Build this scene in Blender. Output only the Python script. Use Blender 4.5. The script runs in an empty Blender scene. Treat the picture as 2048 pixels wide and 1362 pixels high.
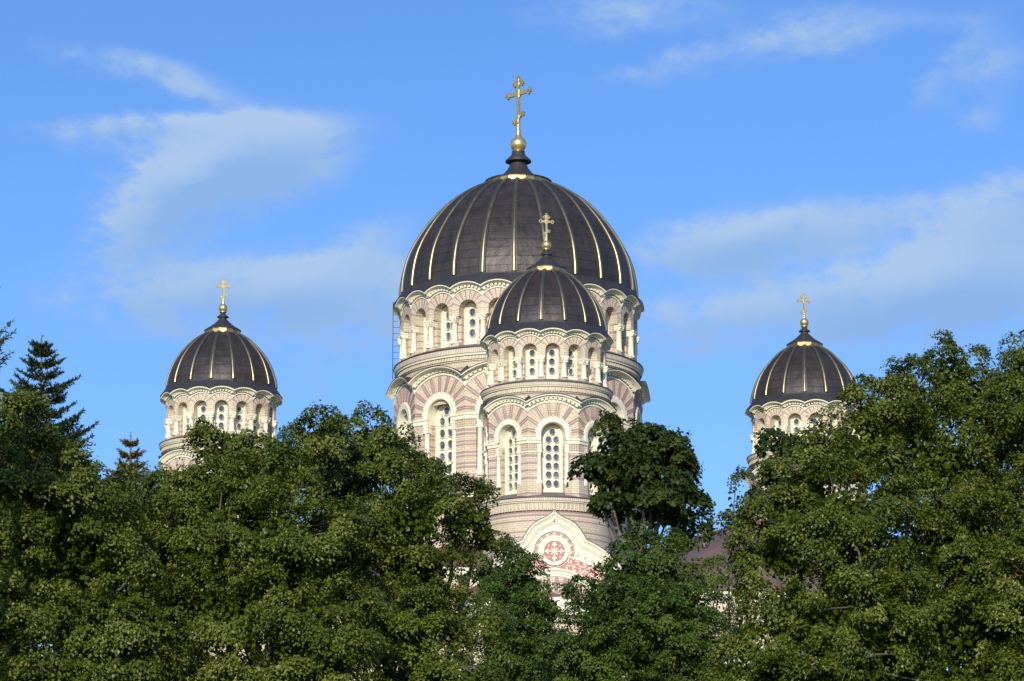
import bpy, math, random
import numpy as np
from mathutils import Vector

rad, sin, cos, sqrt, PI = math.radians, math.sin, math.cos, math.sqrt, math.pi
SC = bpy.context.scene
COL = SC.collection

# ---------------------------------------------------------------- camera, sky, sun
LENS, PITCH, CAM_Z = 119.53, rad(12.279), 1.7
cam_d = bpy.data.cameras.new('camera')
cam_d.lens, cam_d.sensor_width, cam_d.clip_end, cam_d.clip_start = LENS, 36.0, 20000, 0.5
cam = bpy.data.objects.new('camera', cam_d)
COL.objects.link(cam)
cam.location = (0, 0, CAM_Z)
cam.rotation_euler = (PI / 2 + PITCH, 0, 0)
SC.camera = cam
SC.render.engine = 'CYCLES'
SC.cycles.max_bounces = 6
SC.cycles.diffuse_bounces = 2
SC.cycles.transmission_bounces = 2
SC.cycles.transparent_max_bounces = 4
SC.view_settings.view_transform = 'Standard'
SC.view_settings.look = 'None'
SC.view_settings.exposure = 0.0
SC.view_settings.gamma = 1.0

SUN_EL, SUN_AZ = rad(22), rad(180 + 9)      # azimuth clockwise from +Y: behind the camera, to its left
sd = Vector((sin(SUN_AZ) * cos(SUN_EL), cos(SUN_AZ) * cos(SUN_EL), sin(SUN_EL)))
sun_d = bpy.data.lights.new('sun', 'SUN')
sun_d.energy, sun_d.angle, sun_d.color = 4.0, rad(0.5), (1.0, 0.92, 0.78)
sun = bpy.data.objects.new('sun', sun_d)
COL.objects.link(sun)
sun.rotation_euler = sd.to_track_quat('Z', 'Y').to_euler()
sun.location = (-30, -40, 60)

world = bpy.data.worlds.new('World')
SC.world = world
world.use_nodes = True


class NT:
    """small helper for node trees"""
    def __init__(s, tree):
        s.t = tree
        tree.nodes.clear()

    def n(s, kind, **kw):
        nd = s.t.nodes.new(kind)
        ins = kw.pop('ins', {})
        for k, v in kw.items():
            setattr(nd, k, v)
        for k, v in ins.items():
            if isinstance(v, bpy.types.NodeSocket):
                s.t.links.new(v, nd.inputs[k])
            else:
                nd.inputs[k].default_value = v
        return nd

    def m(s, op, a, b=0.0, c=None, clamp=False):
        ins = {0: a, 1: b}
        if c is not None:
            ins[2] = c
        return s.n('ShaderNodeMath', operation=op, use_clamp=clamp, ins=ins).outputs[0]

    def mix(s, fac, a, b, blend='MIX'):
        nd = s.n('ShaderNodeMix', data_type='RGBA', blend_type=blend)
        for k, v in ((0, fac), (6, a), (7, b)):
            if isinstance(v, bpy.types.NodeSocket):
                s.t.links.new(v, nd.inputs[k])
            else:
                nd.inputs[k].default_value = v if k == 0 or len(v) == 4 else (*v, 1)
        return nd.outputs[2]


def build_world():
    t = NT(world.node_tree)
    sky = t.n('ShaderNodeTexSky', sky_type='NISHITA', sun_disc=False)
    sky.sun_elevation, sky.sun_rotation = SUN_EL, SUN_AZ
    sky.air_density, sky.dust_density, sky.ozone_density, sky.altitude = 1.0, 0.6, 2.0, 50
    base = t.n('ShaderNodeHueSaturation', ins={'Hue': 0.5, 'Saturation': SKY_SAT, 'Value': SKY_VAL, 'Fac': 1.0, 'Color': sky.outputs[0]}).outputs[0]
    base = t.mix(1.0, base, SKY_TINT, 'MULTIPLY')
    g = t.n('ShaderNodeTexCoord').outputs['Generated']
    sx = t.n('ShaderNodeSeparateXYZ', ins={0: g})
    x, y, z = sx.outputs
    D = 180 / PI
    az = t.m('MULTIPLY', t.m('ARCTAN2', x, y), D)
    el = t.m('MULTIPLY', t.m('ARCSINE', z), D)
    # wispy detail, in sky angles
    uv = t.n('ShaderNodeCombineXYZ', ins={0: az, 1: t.m('MULTIPLY', el, 1.9), 2: 3.7}).outputs[0]
    n1 = t.n('ShaderNodeTexNoise', ins={'Vector': uv, 'Scale': 0.75, 'Detail': 8.0, 'Roughness': 0.55, 'Distortion': 0.3}).outputs[0]
    uv2 = t.n('ShaderNodeCombineXYZ', ins={0: az, 1: t.m('MULTIPLY', el, 1.5), 2: 11.0}).outputs[0]
    n2 = t.n('ShaderNodeTexNoise', ins={'Vector': uv2, 'Scale': 2.0, 'Detail': 9.0, 'Roughness': 0.62}).outputs[0]
    wob = t.m('MULTIPLY', t.m('SUBTRACT', n1, 0.5), 1.0)
    wob2 = t.m('MULTIPLY', t.m('SUBTRACT', n2, 0.5), 1.0)
    total = None
    lit = None
    for (ca, ce, wa, we, rot, amp) in CLOUDS:
        c, s_ = cos(rad(rot)), sin(rad(rot))
        da = t.m('ADD', t.m('SUBTRACT', az, ca), wob2)
        de = t.m('ADD', t.m('SUBTRACT', el, ce), t.m('MULTIPLY', wob, 0.6))
        u = t.m('DIVIDE', t.m('ADD', t.m('MULTIPLY', da, c), t.m('MULTIPLY', de, s_)), wa)
        v = t.m('DIVIDE', t.m('SUBTRACT', t.m('MULTIPLY', de, c), t.m('MULTIPLY', da, s_)), we)
        # sharper upper edge, soft trailing lower edge
        vv = t.m('MULTIPLY', v, t.m('ADD', 1.0, t.m('MULTIPLY', t.m('GREATER_THAN', v, 0.0), 0.5)))
        d2 = t.m('ADD', t.m('MULTIPLY', u, u), t.m('MULTIPLY', vv, vv))
        gsn = t.m('MULTIPLY', t.m('EXPONENT', t.m('MULTIPLY', d2, -1.0)), amp)
        total = gsn if total is None else t.m('ADD', total, gsn)
        lv = t.m('MULTIPLY', gsn, v)
        lit = lv if lit is None else t.m('ADD', lit, lv)
    det = t.m('ADD', t.m('MULTIPLY', n1, 1.6), t.m('MULTIPLY', n2, 1.7))
    dens = t.m('MULTIPLY', total, t.m('SUBTRACT', det, 0.74))
    mr = t.n('ShaderNodeMapRange', interpolation_type='SMOOTHSTEP', ins={0: dens, 1: 0.06, 2: 1.15, 3: 0.0, 4: 1.0}).outputs[0]
    # sunlit tops white, undersides grey-blue
    lf = t.m('ADD', 0.62, t.m('MULTIPLY', lit, 0.8), clamp=True)
    ccol = t.mix(lf, CLOUD_DARK, CLOUD_LIGHT)
    out = t.mix(mr, base, ccol)
    bg = t.n('ShaderNodeBackground', ins={'Color': out, 'Strength': SKY_STR})
    w = t.n('ShaderNodeOutputWorld')
    t.t.links.new(bg.outputs[0], w.inputs[0])


SKY_STR, SKY_SAT, SKY_VAL, SKY_TINT = 0.12, 1.1, 1.0, (0.68, 0.91, 1.32)
CLOUD_LIGHT, CLOUD_DARK = (3.5, 4.85, 7.05), (2.25, 3.9, 6.95)


def sky_deg(px, py):
    return ((px - 1024) / 6800 * 180 / PI, 12.279 + (681 - py) / 6800 * 180 / PI)


CLOUDS = []
for (px, py, wx, wy, rot, amp) in [
    (360, 262, 230, 26, 2, 1.3), (450, 325, 150, 66, 10, 1.9), (330, 390, 120, 60, 30, 1.5), (520, 300, 90, 50, 0, .9), (230, 480, 70, 40, 20, .5),
    (230, 140, 150, 26, -8, 0.75), (400, 190, 120, 22, -22, 0.5), (650, 285, 110, 18, 5, .3),
    (620, 565, 320, 62, 0, 1.1), (700, 500, 120, 46, 25, .8), (400, 600, 260, 50, 3, 0.75), (330, 670, 110, 22, 0, 0.4), (640, 720, 150, 70, 10, 0.28),
    (1280, 20, 170, 36, 0, 0.75), (1630, 70, 150, 40, 12, 0.75), (1340, 140, 140, 26, 12, 0.6), (1800, 70, 120, 30, 8, 0.45),
    (1920, 170, 80, 45, 35, 0.5), (2030, 150, 60, 40, 30, 0.55), (2000, 245, 50, 30, 20, .4), (1990, 70, 60, 40, 20, .35),
    (1550, 462, 170, 46, 6, 1.6), (1450, 505, 130, 36, 0, 0.6), (1850, 420, 90, 30, 10, 0.55), (2000, 455, 150, 70, 25, 1.4),
    (1800, 590, 290, 60, 6, 1.4), (1420, 640, 190, 50, 2, 0.7), (1950, 580, 190, 80, 5, 0.9), (1400, 1030, 160, 40, 0, 0.35), (760, 640, 120, 80, 0, .6)]:
    a_, e_ = sky_deg(px, py)
    CLOUDS.append((a_, e_, wx * 1.25 / 6800 * 180 / PI, wy * 1.45 / 6800 * 180 / PI, rot, amp))
build_world()

# ---------------------------------------------------------------- helpers
FPX = 6800.0


def at(px, py, Y):
    """the point of the place that lies at distance Y in the direction seen at (px, py) of the photograph"""
    dx, dy = (px - 1024) / FPX, (681 - py) / FPX
    d = (dx, cos(PITCH) - dy * sin(PITCH), sin(PITCH) + dy * cos(PITCH))
    t = Y / d[1]
    return Vector((d[0] * t, Y, CAM_Z + d[2] * t))


def mpp(Y, z=18.0):
    return (Y * cos(PITCH) + (z - CAM_Z) * sin(PITCH)) / FPX


def link(o, parent=None):
    COL.objects.link(o)
    if parent is not None:
        o.parent = parent
    return o


def empty(name, loc=(0, 0, 0), parent=None):
    o = bpy.data.objects.new(name, None)
    o.empty_display_size = 0.5
    o.location = loc
    return link(o, parent)


def tag(o, label=None, cat=None, group=None, kind=None):
    if label: o['label'] = label
    if cat: o['category'] = cat
    if group: o['group'] = group
    if kind: o['kind'] = kind
    return o


def copy_tree(o, parent=None):
    c = o.copy()
    COL.objects.link(c)
    c.parent = parent
    for ch in [q for q in o.children]:
        copy_tree(ch, c)
    return c


class MB:
    def __init__(s):
        s.v, s.f, s.m, s.uv, s.sm = [], [], [], [], []

    def pts(s, ps):
        i = len(s.v)
        s.v.extend(tuple(p) for p in ps)
        return list(range(i, i + len(ps)))

    def face(s, idx, mat=0, uv=None, smooth=False):
        s.f.append(tuple(idx)); s.m.append(mat); s.sm.append(smooth)
        s.uv.append(uv if uv else [(0, 0)] * len(idx))

    def poly(s, ps, mat=0, uv=None, smooth=False):
        s.face(s.pts(ps), mat, uv, smooth)

    def grid(s, rows, mat=0, uvs=None, smooth=False, closed=False):
        """rows: list of equally long point lists; mat may be a list per row gap"""
        ids = [s.pts(r) for r in rows]
        n = len(rows[0])
        for i in range(len(rows) - 1):
            mm = mat[i] if isinstance(mat, (list, tuple)) else mat
            for j in range(n if closed else n - 1):
                k = (j + 1) % n
                uv = None
                if uvs:
                    j2 = j + 1
                    uv = [uvs[i][j], uvs[i][j2], uvs[i + 1][j2], uvs[i + 1][j]]
                s.face((ids[i][j], ids[i][k], ids[i + 1][k], ids[i + 1][j]), mm, uv, smooth)

    def box(s, fm, u0, u1, z0, z1, w0, w1, mat=0):
        """box in (u, z, w) space mapped through fm"""
        p = [fm(u, z, w) for w in (w0, w1) for z in (z0, z1) for u in (u0, u1)]
        i = s.pts(p)
        du, dz = abs(u1 - u0), abs(z1 - z0)
        uv = [(u0, z0), (u1, z0), (u1, z1), (u0, z1)]
        for q in ((4, 5, 7, 6), (1, 0, 2, 3), (0, 4, 6, 2), (5, 1, 3, 7), (6, 7, 3, 2), (0, 1, 5, 4)):
            s.face([i[k] for k in q], mat, uv)

    def build(s, name, mats, parent=None):
        me = bpy.data.meshes.new(name)
        me.from_pydata(s.v, [], s.f)
        for m in mats:
            me.materials.append(m)
        me.polygons.foreach_set('material_index', s.m)
        me.polygons.foreach_set('use_smooth', s.sm)
        ul = me.uv_layers.new(name='UVMap')
        flat = [c for f in s.uv for p in f for c in p]
        ul.data.foreach_set('uv', flat)
        me.update()
        o = bpy.data.objects.new(name, me)
        return link(o, parent)


def lathe(mb, prof, n, mats, phase=0.0, smooth=True, a0=0.0, a1=360.0, uvk=1.0):
    """prof: (r, z) list; mats: one index or one per segment"""
    full = abs(a1 - a0 - 360) < 1e-6
    cnt = n if full else n + 1
    rows, uvs = [], []
    ln = 0
    for i, (r, z) in enumerate(prof):
        if i:
            ln += math.hypot(prof[i][0] - prof[i - 1][0], prof[i][1] - prof[i - 1][1])
        ang = [rad(phase + a0 + (a1 - a0) * k / n) for k in range(cnt)]
        rows.append([(r * sin(a), -r * cos(a), z) for a in ang])
        rm = max(p[0] for p in prof)
        uvs.append([(rad(a0 + (a1 - a0) * k / n) * rm * uvk, z if len(prof) < 3 else -ln + prof[0][1]) for k in range(n + 1)])
    # make the winding outward for profiles listed top to bottom
    ids = [mb.pts(r) for r in rows]
    for i in range(len(rows) - 1):
        mm = mats[i] if isinstance(mats, (list, tuple)) else mats
        for j in range(n):
            k = (j + 1) % cnt if full else j + 1
            mb.face((ids[i + 1][j], ids[i + 1][k], ids[i][k], ids[i][j]), mm,
                    [uvs[i + 1][j], uvs[i + 1][j + 1], uvs[i][j + 1], uvs[i][j]], smooth)


def tube(mb, pts, radii, n=8, mat=0, cap=True):
    """tapered tube through points"""
    rings = []
    pts = [Vector(p) for p in pts]
    prev = None
    for i, p in enumerate(pts):
        d = (pts[min(i + 1, len(pts) - 1)] - pts[max(i - 1, 0)]).normalized()
        ref = prev if prev is not None else (Vector((1, 0, 0)) if abs(d.x) < .9 else Vector((0, 1, 0)))
        a = (ref - d * ref.dot(d)).normalized()
        prev = a
        b = d.cross(a)
        rings.append([p + (a * cos(2 * PI * k / n) + b * sin(2 * PI * k / n)) * radii[i] for k in range(n)])
    ids = [mb.pts(r) for r in rings]
    for i in range(len(ids) - 1):
        for j in range(n):
            k = (j + 1) % n
            mb.face((ids[i][j], ids[i][k], ids[i + 1][k], ids[i + 1][j]), mat, None, True)
    if cap:
        mb.face(ids[0][::-1], mat); mb.face(ids[-1], mat)


# ---------------------------------------------------------------- materials
def mat(name, color, rough=0.7, metal=0.0, var=0.0, vscale=1.5, spec=0.5, bump=0.0, bscale=20.0):
    m = bpy.data.materials.new(name)
    m.use_nodes = True
    t = NT(m.node_tree)
    c = (*color, 1)
    co = t.n('ShaderNodeTexCoord').outputs['Object']
    bs = t.n('ShaderNodeBsdfPrincipled', ins={'Base Color': c, 'Roughness': rough, 'Metallic': metal, 'Specular IOR Level': spec})
    if var:
        nz = t.n('ShaderNodeTexNoise', ins={'Vector': co, 'Scale': vscale, 'Detail': 6.0, 'Roughness': .65}).outputs[0]
        f = t.m('MULTIPLY_ADD', t.m('SUBTRACT', nz, 0.5), var * 2.5, 1.0)
        vv = t.n('ShaderNodeHueSaturation', ins={'Value': f, 'Color': c}).outputs[0]
        t.t.links.new(vv, bs.inputs['Base Color'])
        r2 = t.m('MULTIPLY_ADD', t.m('SUBTRACT', nz, 0.5), 0.25, rough)
        t.t.links.new(r2, bs.inputs['Roughness'])
    if bump:
        nb = t.n('ShaderNodeTexNoise', ins={'Vector': co, 'Scale': bscale, 'Detail': 4.0}).outputs[0]
        b = t.n('ShaderNodeBump', ins={'Strength': bump, 'Distance': 0.02, 'Height': nb})
        t.t.links.new(b.outputs[0], bs.inputs['Normal'])
    o = t.n('ShaderNodeOutputMaterial')
    t.t.links.new(bs.outputs[0], o.inputs[0])
    return m


def brick_mat(name, c1, c2, mortar, w=0.24, h=0.092, msize=0.011, stripes=None, rough=0.75):
    """glazed brick laid by UV in metres; stripes = (colour, period, list of (start, width)) darker courses by height"""
    m = bpy.data.materials.new(name)
    m.use_nodes = True
    t = NT(m.node_tree)
    uv = t.n('ShaderNodeTexCoord').outputs['UV']
    br = t.n('ShaderNodeTexBrick', ins={'Vector': uv, 'Color1': (*c1, 1), 'Color2': (*c2, 1), 'Mortar': (*mortar, 1), 'Scale': 1.0,
             'Mortar Size': msize, 'Mortar Smooth': 0.2, 'Bias': 0.0, 'Brick Width': w, 'Row Height': h})
    col = br.outputs['Color']
    if stripes:
        sc, per, bands = stripes
        v = t.n('ShaderNodeSeparateXYZ', ins={0: uv}).outputs[1]
        fr = t.m('FRACT', t.m('ADD', t.m('DIVIDE', v, per), 100.0))
        tot = None
        for (a, wd) in bands:
            k = t.m('MULTIPLY', t.m('GREATER_THAN', fr, a / per), t.m('LESS_THAN', fr, (a + wd) / per))
            tot = k if tot is None else t.m('MAXIMUM', tot, k)
        col = t.mix(tot, col, sc)
    co = t.n('ShaderNodeTexCoord').outputs['Object']
    nz = t.n('ShaderNodeTexNoise', ins={'Vector': co, 'Scale': 0.9, 'Detail': 7.0, 'Roughness': .6}).outputs[0]
    st = t.n('ShaderNodeTexNoise', ins={'Vector': t.n('ShaderNodeMapping', ins={'Vector': co, 'Scale': (4.0, 4.0, .35)}).outputs[0], 'Scale': 1.0, 'Detail': 5.0}).outputs[0]
    f = t.m('MULTIPLY_ADD', t.m('SUBTRACT', t.m('ADD', t.m('MULTIPLY', nz, .55), t.m('MULTIPLY', st, .45)), 0.5), 0.85, 0.98)
    col = t.n('ShaderNodeHueSaturation', ins={'Value': f, 'Color': col}).outputs[0]
    bs = t.n('ShaderNodeBsdfPrincipled', ins={'Base Color': col, 'Roughness': rough})
    b = t.n('ShaderNodeBump', invert=True, ins={'Strength': 0.4, 'Distance': 0.01, 'Height': br.outputs['Fac']})
    t.t.links.new(b.outputs[0], bs.inputs['Normal'])
    o = t.n('ShaderNodeOutputMaterial')
    t.t.links.new(bs.outputs[0], o.inputs[0])
    return m


def dome_mat(name, color, rowh):
    """dark patinated copper sheets with seams, by UV in metres"""
    m = bpy.data.materials.new(name)
    m.use_nodes = True
    t = NT(m.node_tree)
    uv = t.n('ShaderNodeTexCoord').outputs['UV']
    br = t.n('ShaderNodeTexBrick', ins={'Vector': uv, 'Color1': (*color, 1), 'Color2': tuple(c * 0.8 for c in color) + (1,),
             'Mortar': tuple(c * 0.6 for c in color) + (1,), 'Scale': 1.0, 'Mortar Size': 0.018, 'Mortar Smooth': 0.3, 'Brick Width': 40.0, 'Row Height': rowh})
    co = t.n('ShaderNodeTexCoord').outputs['Object']
    mp = t.n('ShaderNodeMapping', ins={'Vector': co, 'Scale': (2.2, 2.2, 0.5)}).outputs[0]
    nz = t.n('ShaderNodeTexNoise', ins={'Vector': mp, 'Scale': 1.0, 'Detail': 7.0, 'Roughness': .65}).outputs[0]
    f = t.m('MULTIPLY_ADD', t.m('SUBTRACT', nz, 0.5), 1.5, 1.0)
    col = t.n('ShaderNodeHueSaturation', ins={'Value': f, 'Color': br.outputs['Color']}).outputs[0]
    ro = t.m('MULTIPLY_ADD', t.m('SUBTRACT', nz, 0.5), 0.35, 0.46)
    bs = t.n('ShaderNodeBsdfPrincipled', ins={'Base Color': col, 'Roughness': ro, 'Metallic': 0.35, 'Specular IOR Level': 0.4})
    dn = t.n('ShaderNodeTexNoise', ins={'Vector': co, 'Scale': 2.5, 'Detail': 3.0}).outputs[0]
    h = t.m('ADD', t.m('MULTIPLY', dn, 1.2), t.m('MULTIPLY', br.outputs['Fac'], -0.5))
    b = t.n('ShaderNodeBump', ins={'Strength': 0.55, 'Distance': 0.05, 'Height': h})
    t.t.links.new(b.outputs[0], bs.inputs['Normal'])
    o = t.n('ShaderNodeOutputMaterial')
    t.t.links.new(bs.outputs[0], o.inputs[0])
    return m


PURPLE = (0.39, 0.262, 0.256)
M = {}
M['stone'] = mat('cream_stone', (0.83, 0.78, 0.60), 0.8, var=0.06, vscale=2.0, bump=.15, bscale=14)
M['brick'] = brick_mat('cream_brick', (0.74, 0.635, 0.445), (0.68, 0.565, 0.40), (0.45, 0.345, 0.26))
M['banded'] = brick_mat('banded_brick', (0.74, 0.635, 0.445), (0.68, 0.565, 0.40), (0.45, 0.345, 0.26), stripes=(PURPLE, 0.66, [(0.05, 0.07), (0.27, 0.07)]))
M['pale'] = brick_mat('pale_cornice_brick', (0.78, 0.69, 0.50), (0.72, 0.62, 0.45), (0.42, 0.32, 0.25), w=0.09, h=0.30)
M['purple'] = mat('purple_brick', PURPLE, 0.7, var=0.12, vscale=6)
M['dome'] = dome_mat('patinated_dome_copper', (0.064, 0.054, 0.051), 0.42)
M['flash'] = mat('dark_roof_metal', (0.055, 0.053, 0.056), 0.5, 0.3, var=0.25, vscale=2.5, bump=.2, bscale=4)
M['ledge'] = mat('grey_ledge_metal', (0.16, 0.14, 0.13), 0.55, 0.1, var=0.3, vscale=2.0)
M['gold'] = mat('worn_gold', (0.54, 0.42, 0.20), 0.42, 1.0, var=0.2, vscale=3.0, bump=.15, bscale=9)
M['gilt'] = mat('bright_gilt', (0.85, 0.64, 0.28), 0.36, 0.8, var=0.15, vscale=3.0, bump=.1, bscale=8)
M['glass'] = mat('dark_window_glass', (0.075, 0.082, 0.11), 0.10, 0.0, spec=0.9)
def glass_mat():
    m = bpy.data.materials.new('glass_painted_reflections')
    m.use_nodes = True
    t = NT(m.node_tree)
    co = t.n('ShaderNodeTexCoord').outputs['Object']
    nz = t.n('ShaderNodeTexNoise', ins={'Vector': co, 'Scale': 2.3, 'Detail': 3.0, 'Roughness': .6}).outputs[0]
    r = t.n('ShaderNodeValToRGB', ins={0: nz})  # navy to light grey blotches: reflections painted into the base colour
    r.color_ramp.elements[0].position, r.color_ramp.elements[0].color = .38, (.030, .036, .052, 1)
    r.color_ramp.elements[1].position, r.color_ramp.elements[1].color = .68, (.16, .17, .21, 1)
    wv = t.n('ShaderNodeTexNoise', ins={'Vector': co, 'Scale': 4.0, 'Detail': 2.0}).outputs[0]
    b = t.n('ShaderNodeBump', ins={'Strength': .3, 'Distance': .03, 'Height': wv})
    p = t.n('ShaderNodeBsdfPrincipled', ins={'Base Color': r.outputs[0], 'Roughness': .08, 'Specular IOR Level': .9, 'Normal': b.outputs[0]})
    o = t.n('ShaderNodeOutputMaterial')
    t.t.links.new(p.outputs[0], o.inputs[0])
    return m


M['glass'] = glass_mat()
M['red'] = mat('red_plaster', (0.56, 0.21, 0.20), 0.8, var=.1, vscale=6)
M['roof'] = mat('brown_roof_sheet', (0.17, 0.115, 0.105), 0.5, 0.15, var=.12, vscale=.8)
M['redroof'] = mat('red_brown_roof', (0.16, 0.06, 0.05), 0.55, 0.1, var=.2, vscale=1.5)
M['vent'] = mat('vent_metal', (0.20, 0.15, 0.14), 0.55, 0.2, var=.15)
M['dark'] = mat('dark_groove', (0.12, 0.09, 0.07), 0.9)
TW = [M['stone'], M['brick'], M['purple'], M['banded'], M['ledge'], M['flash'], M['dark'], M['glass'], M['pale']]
STONE, BRICK, PURP, BAND, LEDGE, FLASH, DARK, GLASS, PALE = range(9)


# ---------------------------------------------------------------- the domed towers
def polymap(a, phi):
    """flat facade coordinates (u across, z up, w outward) on one face of a polygon of apothem a, mitred at its corners"""
    c, s = cos(rad(phi)), sin(rad(phi))

    def f(u, z, w):
        x = u * (a + w) / a
        y = a + w
        return (x * c + y * s, x * s - y * c, z)
    return f


def field_r(th, d, rf, half):
    """how far a ray from the arch centre runs before it meets the gable arc or the bay's edge"""
    r = -d * cos(th) + sqrt(max(rf * rf - (d * sin(th)) ** 2, 0))
    if abs(sin(th)) > 1e-6:
        r = min(r, half / abs(sin(th)))
    return r


def strip_rows(mb, fm, u0, u1, z0, z1, w, per=None, bands=(), off=0.0, base=BRICK):
    """a wall strip from z1 down to z0 with purple courses as faces of their own"""
    cuts = {z0, z1}
    def isband(z):
        if not per: return False
        fr = (z - off) % per
        return any(a <= fr < a + b for a, b in bands)
    if per:
        k = math.floor((z0 - off) / per) - 1
        while off + k * per < z1:
            for a, b in bands:
                for q in (off + k * per + a, off + k * per + a + b):
                    if z0 < q < z1: cuts.add(q)
            k += 1
    cs = sorted(cuts)
    for lo, hi in zip(cs, cs[1:]):
        m_ = PURP if isband((lo + hi) / 2) else base
        mb.poly([fm(u0, lo, w), fm(u1, lo, w), fm(u1, hi, w), fm(u0, hi, w)], m_, [(u0, lo), (u1, lo), (u1, hi), (u0, hi)])


def reveal_rows(mb, fm, u, z0, z1, w0, w1, right, per, bands, off):
    """a jamb: the same courses turning the corner into the niche"""
    n0 = len(mb.f)
    def g(a, z, w):            # a runs in depth
        return fm(u, z, a)
    strip_rows(mb, g, w0, w1, z0, z1, 0, per, bands, off)


def arch_wall(mb, fm, half, rn, rf, d, zs, zb, depth, stripes, sw, per, bands, off, w=0.0, ring_in=None, reveal_mat=None):
    """the masonry round one arched opening: radial field over the spring line, courses under it, and the reveal"""
    r0 = ring_in or rn
    ths = set()
    for s_ in stripes:
        for q in (s_, -s_):
            ths.update((round(q - sw, 3), round(q + sw, 3)))
    thc = math.degrees(math.asin(min(1, half / sqrt(half * half + (sqrt(max(rf * rf - half * half, 0)) - d) ** 2)))) if rf > half else 90
    ths.update((round(thc, 3), round(-thc, 3), 90.0, -90.0))
    for k in range(-12, 13): ths.add(k * 7.5)
    ths = sorted(t_ for t_ in ths if -90 <= t_ <= 90)
    rm = (r0 + rf) / 2
    for a, b in zip(ths, ths[1:]):
        mid = abs((a + b) / 2)
        st = any(abs(mid - s_) < sw for s_ in stripes)
        A, B = rad(a), rad(b)
        ra, rb = field_r(A, d, rf, half), field_r(B, d, rf, half)
        P = lambda r, t_: fm(r * sin(t_), zs + r * cos(t_), w)
        mb.poly([P(r0, A), P(ra, A), P(rb, B), P(r0, B)], PURP if st else BRICK, [(r0, A * rm), (ra, A * rm), (rb, B * rm), (r0, B * rm)])
        # soffit
        S = lambda t_, ww: fm(rn * sin(t_), zs + rn * cos(t_), ww)
        rmm = reveal_mat if reveal_mat is not None else (PURP if st else BRICK)
        mb.poly([S(A, w), S(B, w), S(B, -depth), S(A, -depth)], rmm, [(0, A * rn), (0, B * rn), (depth, B * rn), (depth, A * rn)])
    for sg in (-1, 1):
        u0, u1 = sorted((sg * rn, sg * half))
        strip_rows(mb, fm, u0, u1, zb, zs, w, per, bands, off)
        if reveal_mat is None:
            reveal_rows(mb, fm, sg * rn, zb, zs, w, -depth, sg > 0, per, bands, off)
        else:
            mb.poly([fm(sg * rn, zb, w), fm(sg * rn, zb, -depth), fm(sg * rn, zs, -depth), fm(sg * rn, zs, w)], reveal_mat)


def sweep_arc(mb, fm, half, zc, prof, mats, n=14, smooth=False):
    """moulding along the scalloped gable arc; prof = (r, w) pairs"""
    rows = []
    for (r, w) in prof:
        tm = math.asin(min(1.0, half / r))
        rows.append([fm(r * sin(-tm + 2 * tm * k / n), zc + r * cos(-tm + 2 * tm * k / n), w) for k in range(n + 1)])
    mb.grid(rows, mats, None, smooth)


def archivolt(fmz, half, rf, rd, ro, we, zc, nd, back, dentil_h):
    mb = MB()
    rk = rf + 0.05 * (rf / .62) ** .5
    prof = [(rf, -0.02), (rf, 0.045), (rk - 0.012, 0.045), (rk, -0.06), (rd, -0.06), (rd, 0.115), (rd + 0.02, 0.125)]
    r1, r2 = rd + 0.02, ro - 0.045
    for k in range(1, 5):
        q = k / 4
        prof.append((r1 + (r2 - r1) * q, 0.125 + (we - 0.03 - 0.125) * (1 - sqrt(max(0, 1 - q * q)) * 1.0 if q < 1 else 1)))
    prof += [(ro - 0.045, we), (ro, we + 0.005)]
    sweep_arc(mb, fmz, half, zc, prof, 0, 16)
    sweep_arc(mb, fmz, half, zc, [(ro + .004, we + 0.02), (ro + 0.03, we + 0.025), (ro + 0.03, back)], 1, 16)
    sweep_arc(mb, fmz, half, zc, [(ro + .004, we - .06), (ro + .004, we + 0.02)], 1, 16)
    # dentils: little blocks hanging in the groove
    tm = math.asin(min(1, (half - .02) / rd))
    wd = 2 * tm * rd / nd * 0.60
    lo, hi = rk + (rd - rk) * 0.28, rd - 0.002
    for k in range(nd):
        t_ = -tm + 2 * tm * (k + .5) / nd
        c, s_ = cos(t_), sin(t_)
        g = lambda u, z, w: fmz(z * s_ + u * c, zc + z * c - u * s_, w)
        mb.box(g, -wd / 2, wd / 2, lo, hi, -0.06, 0.10, 0)
    return mb


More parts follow.
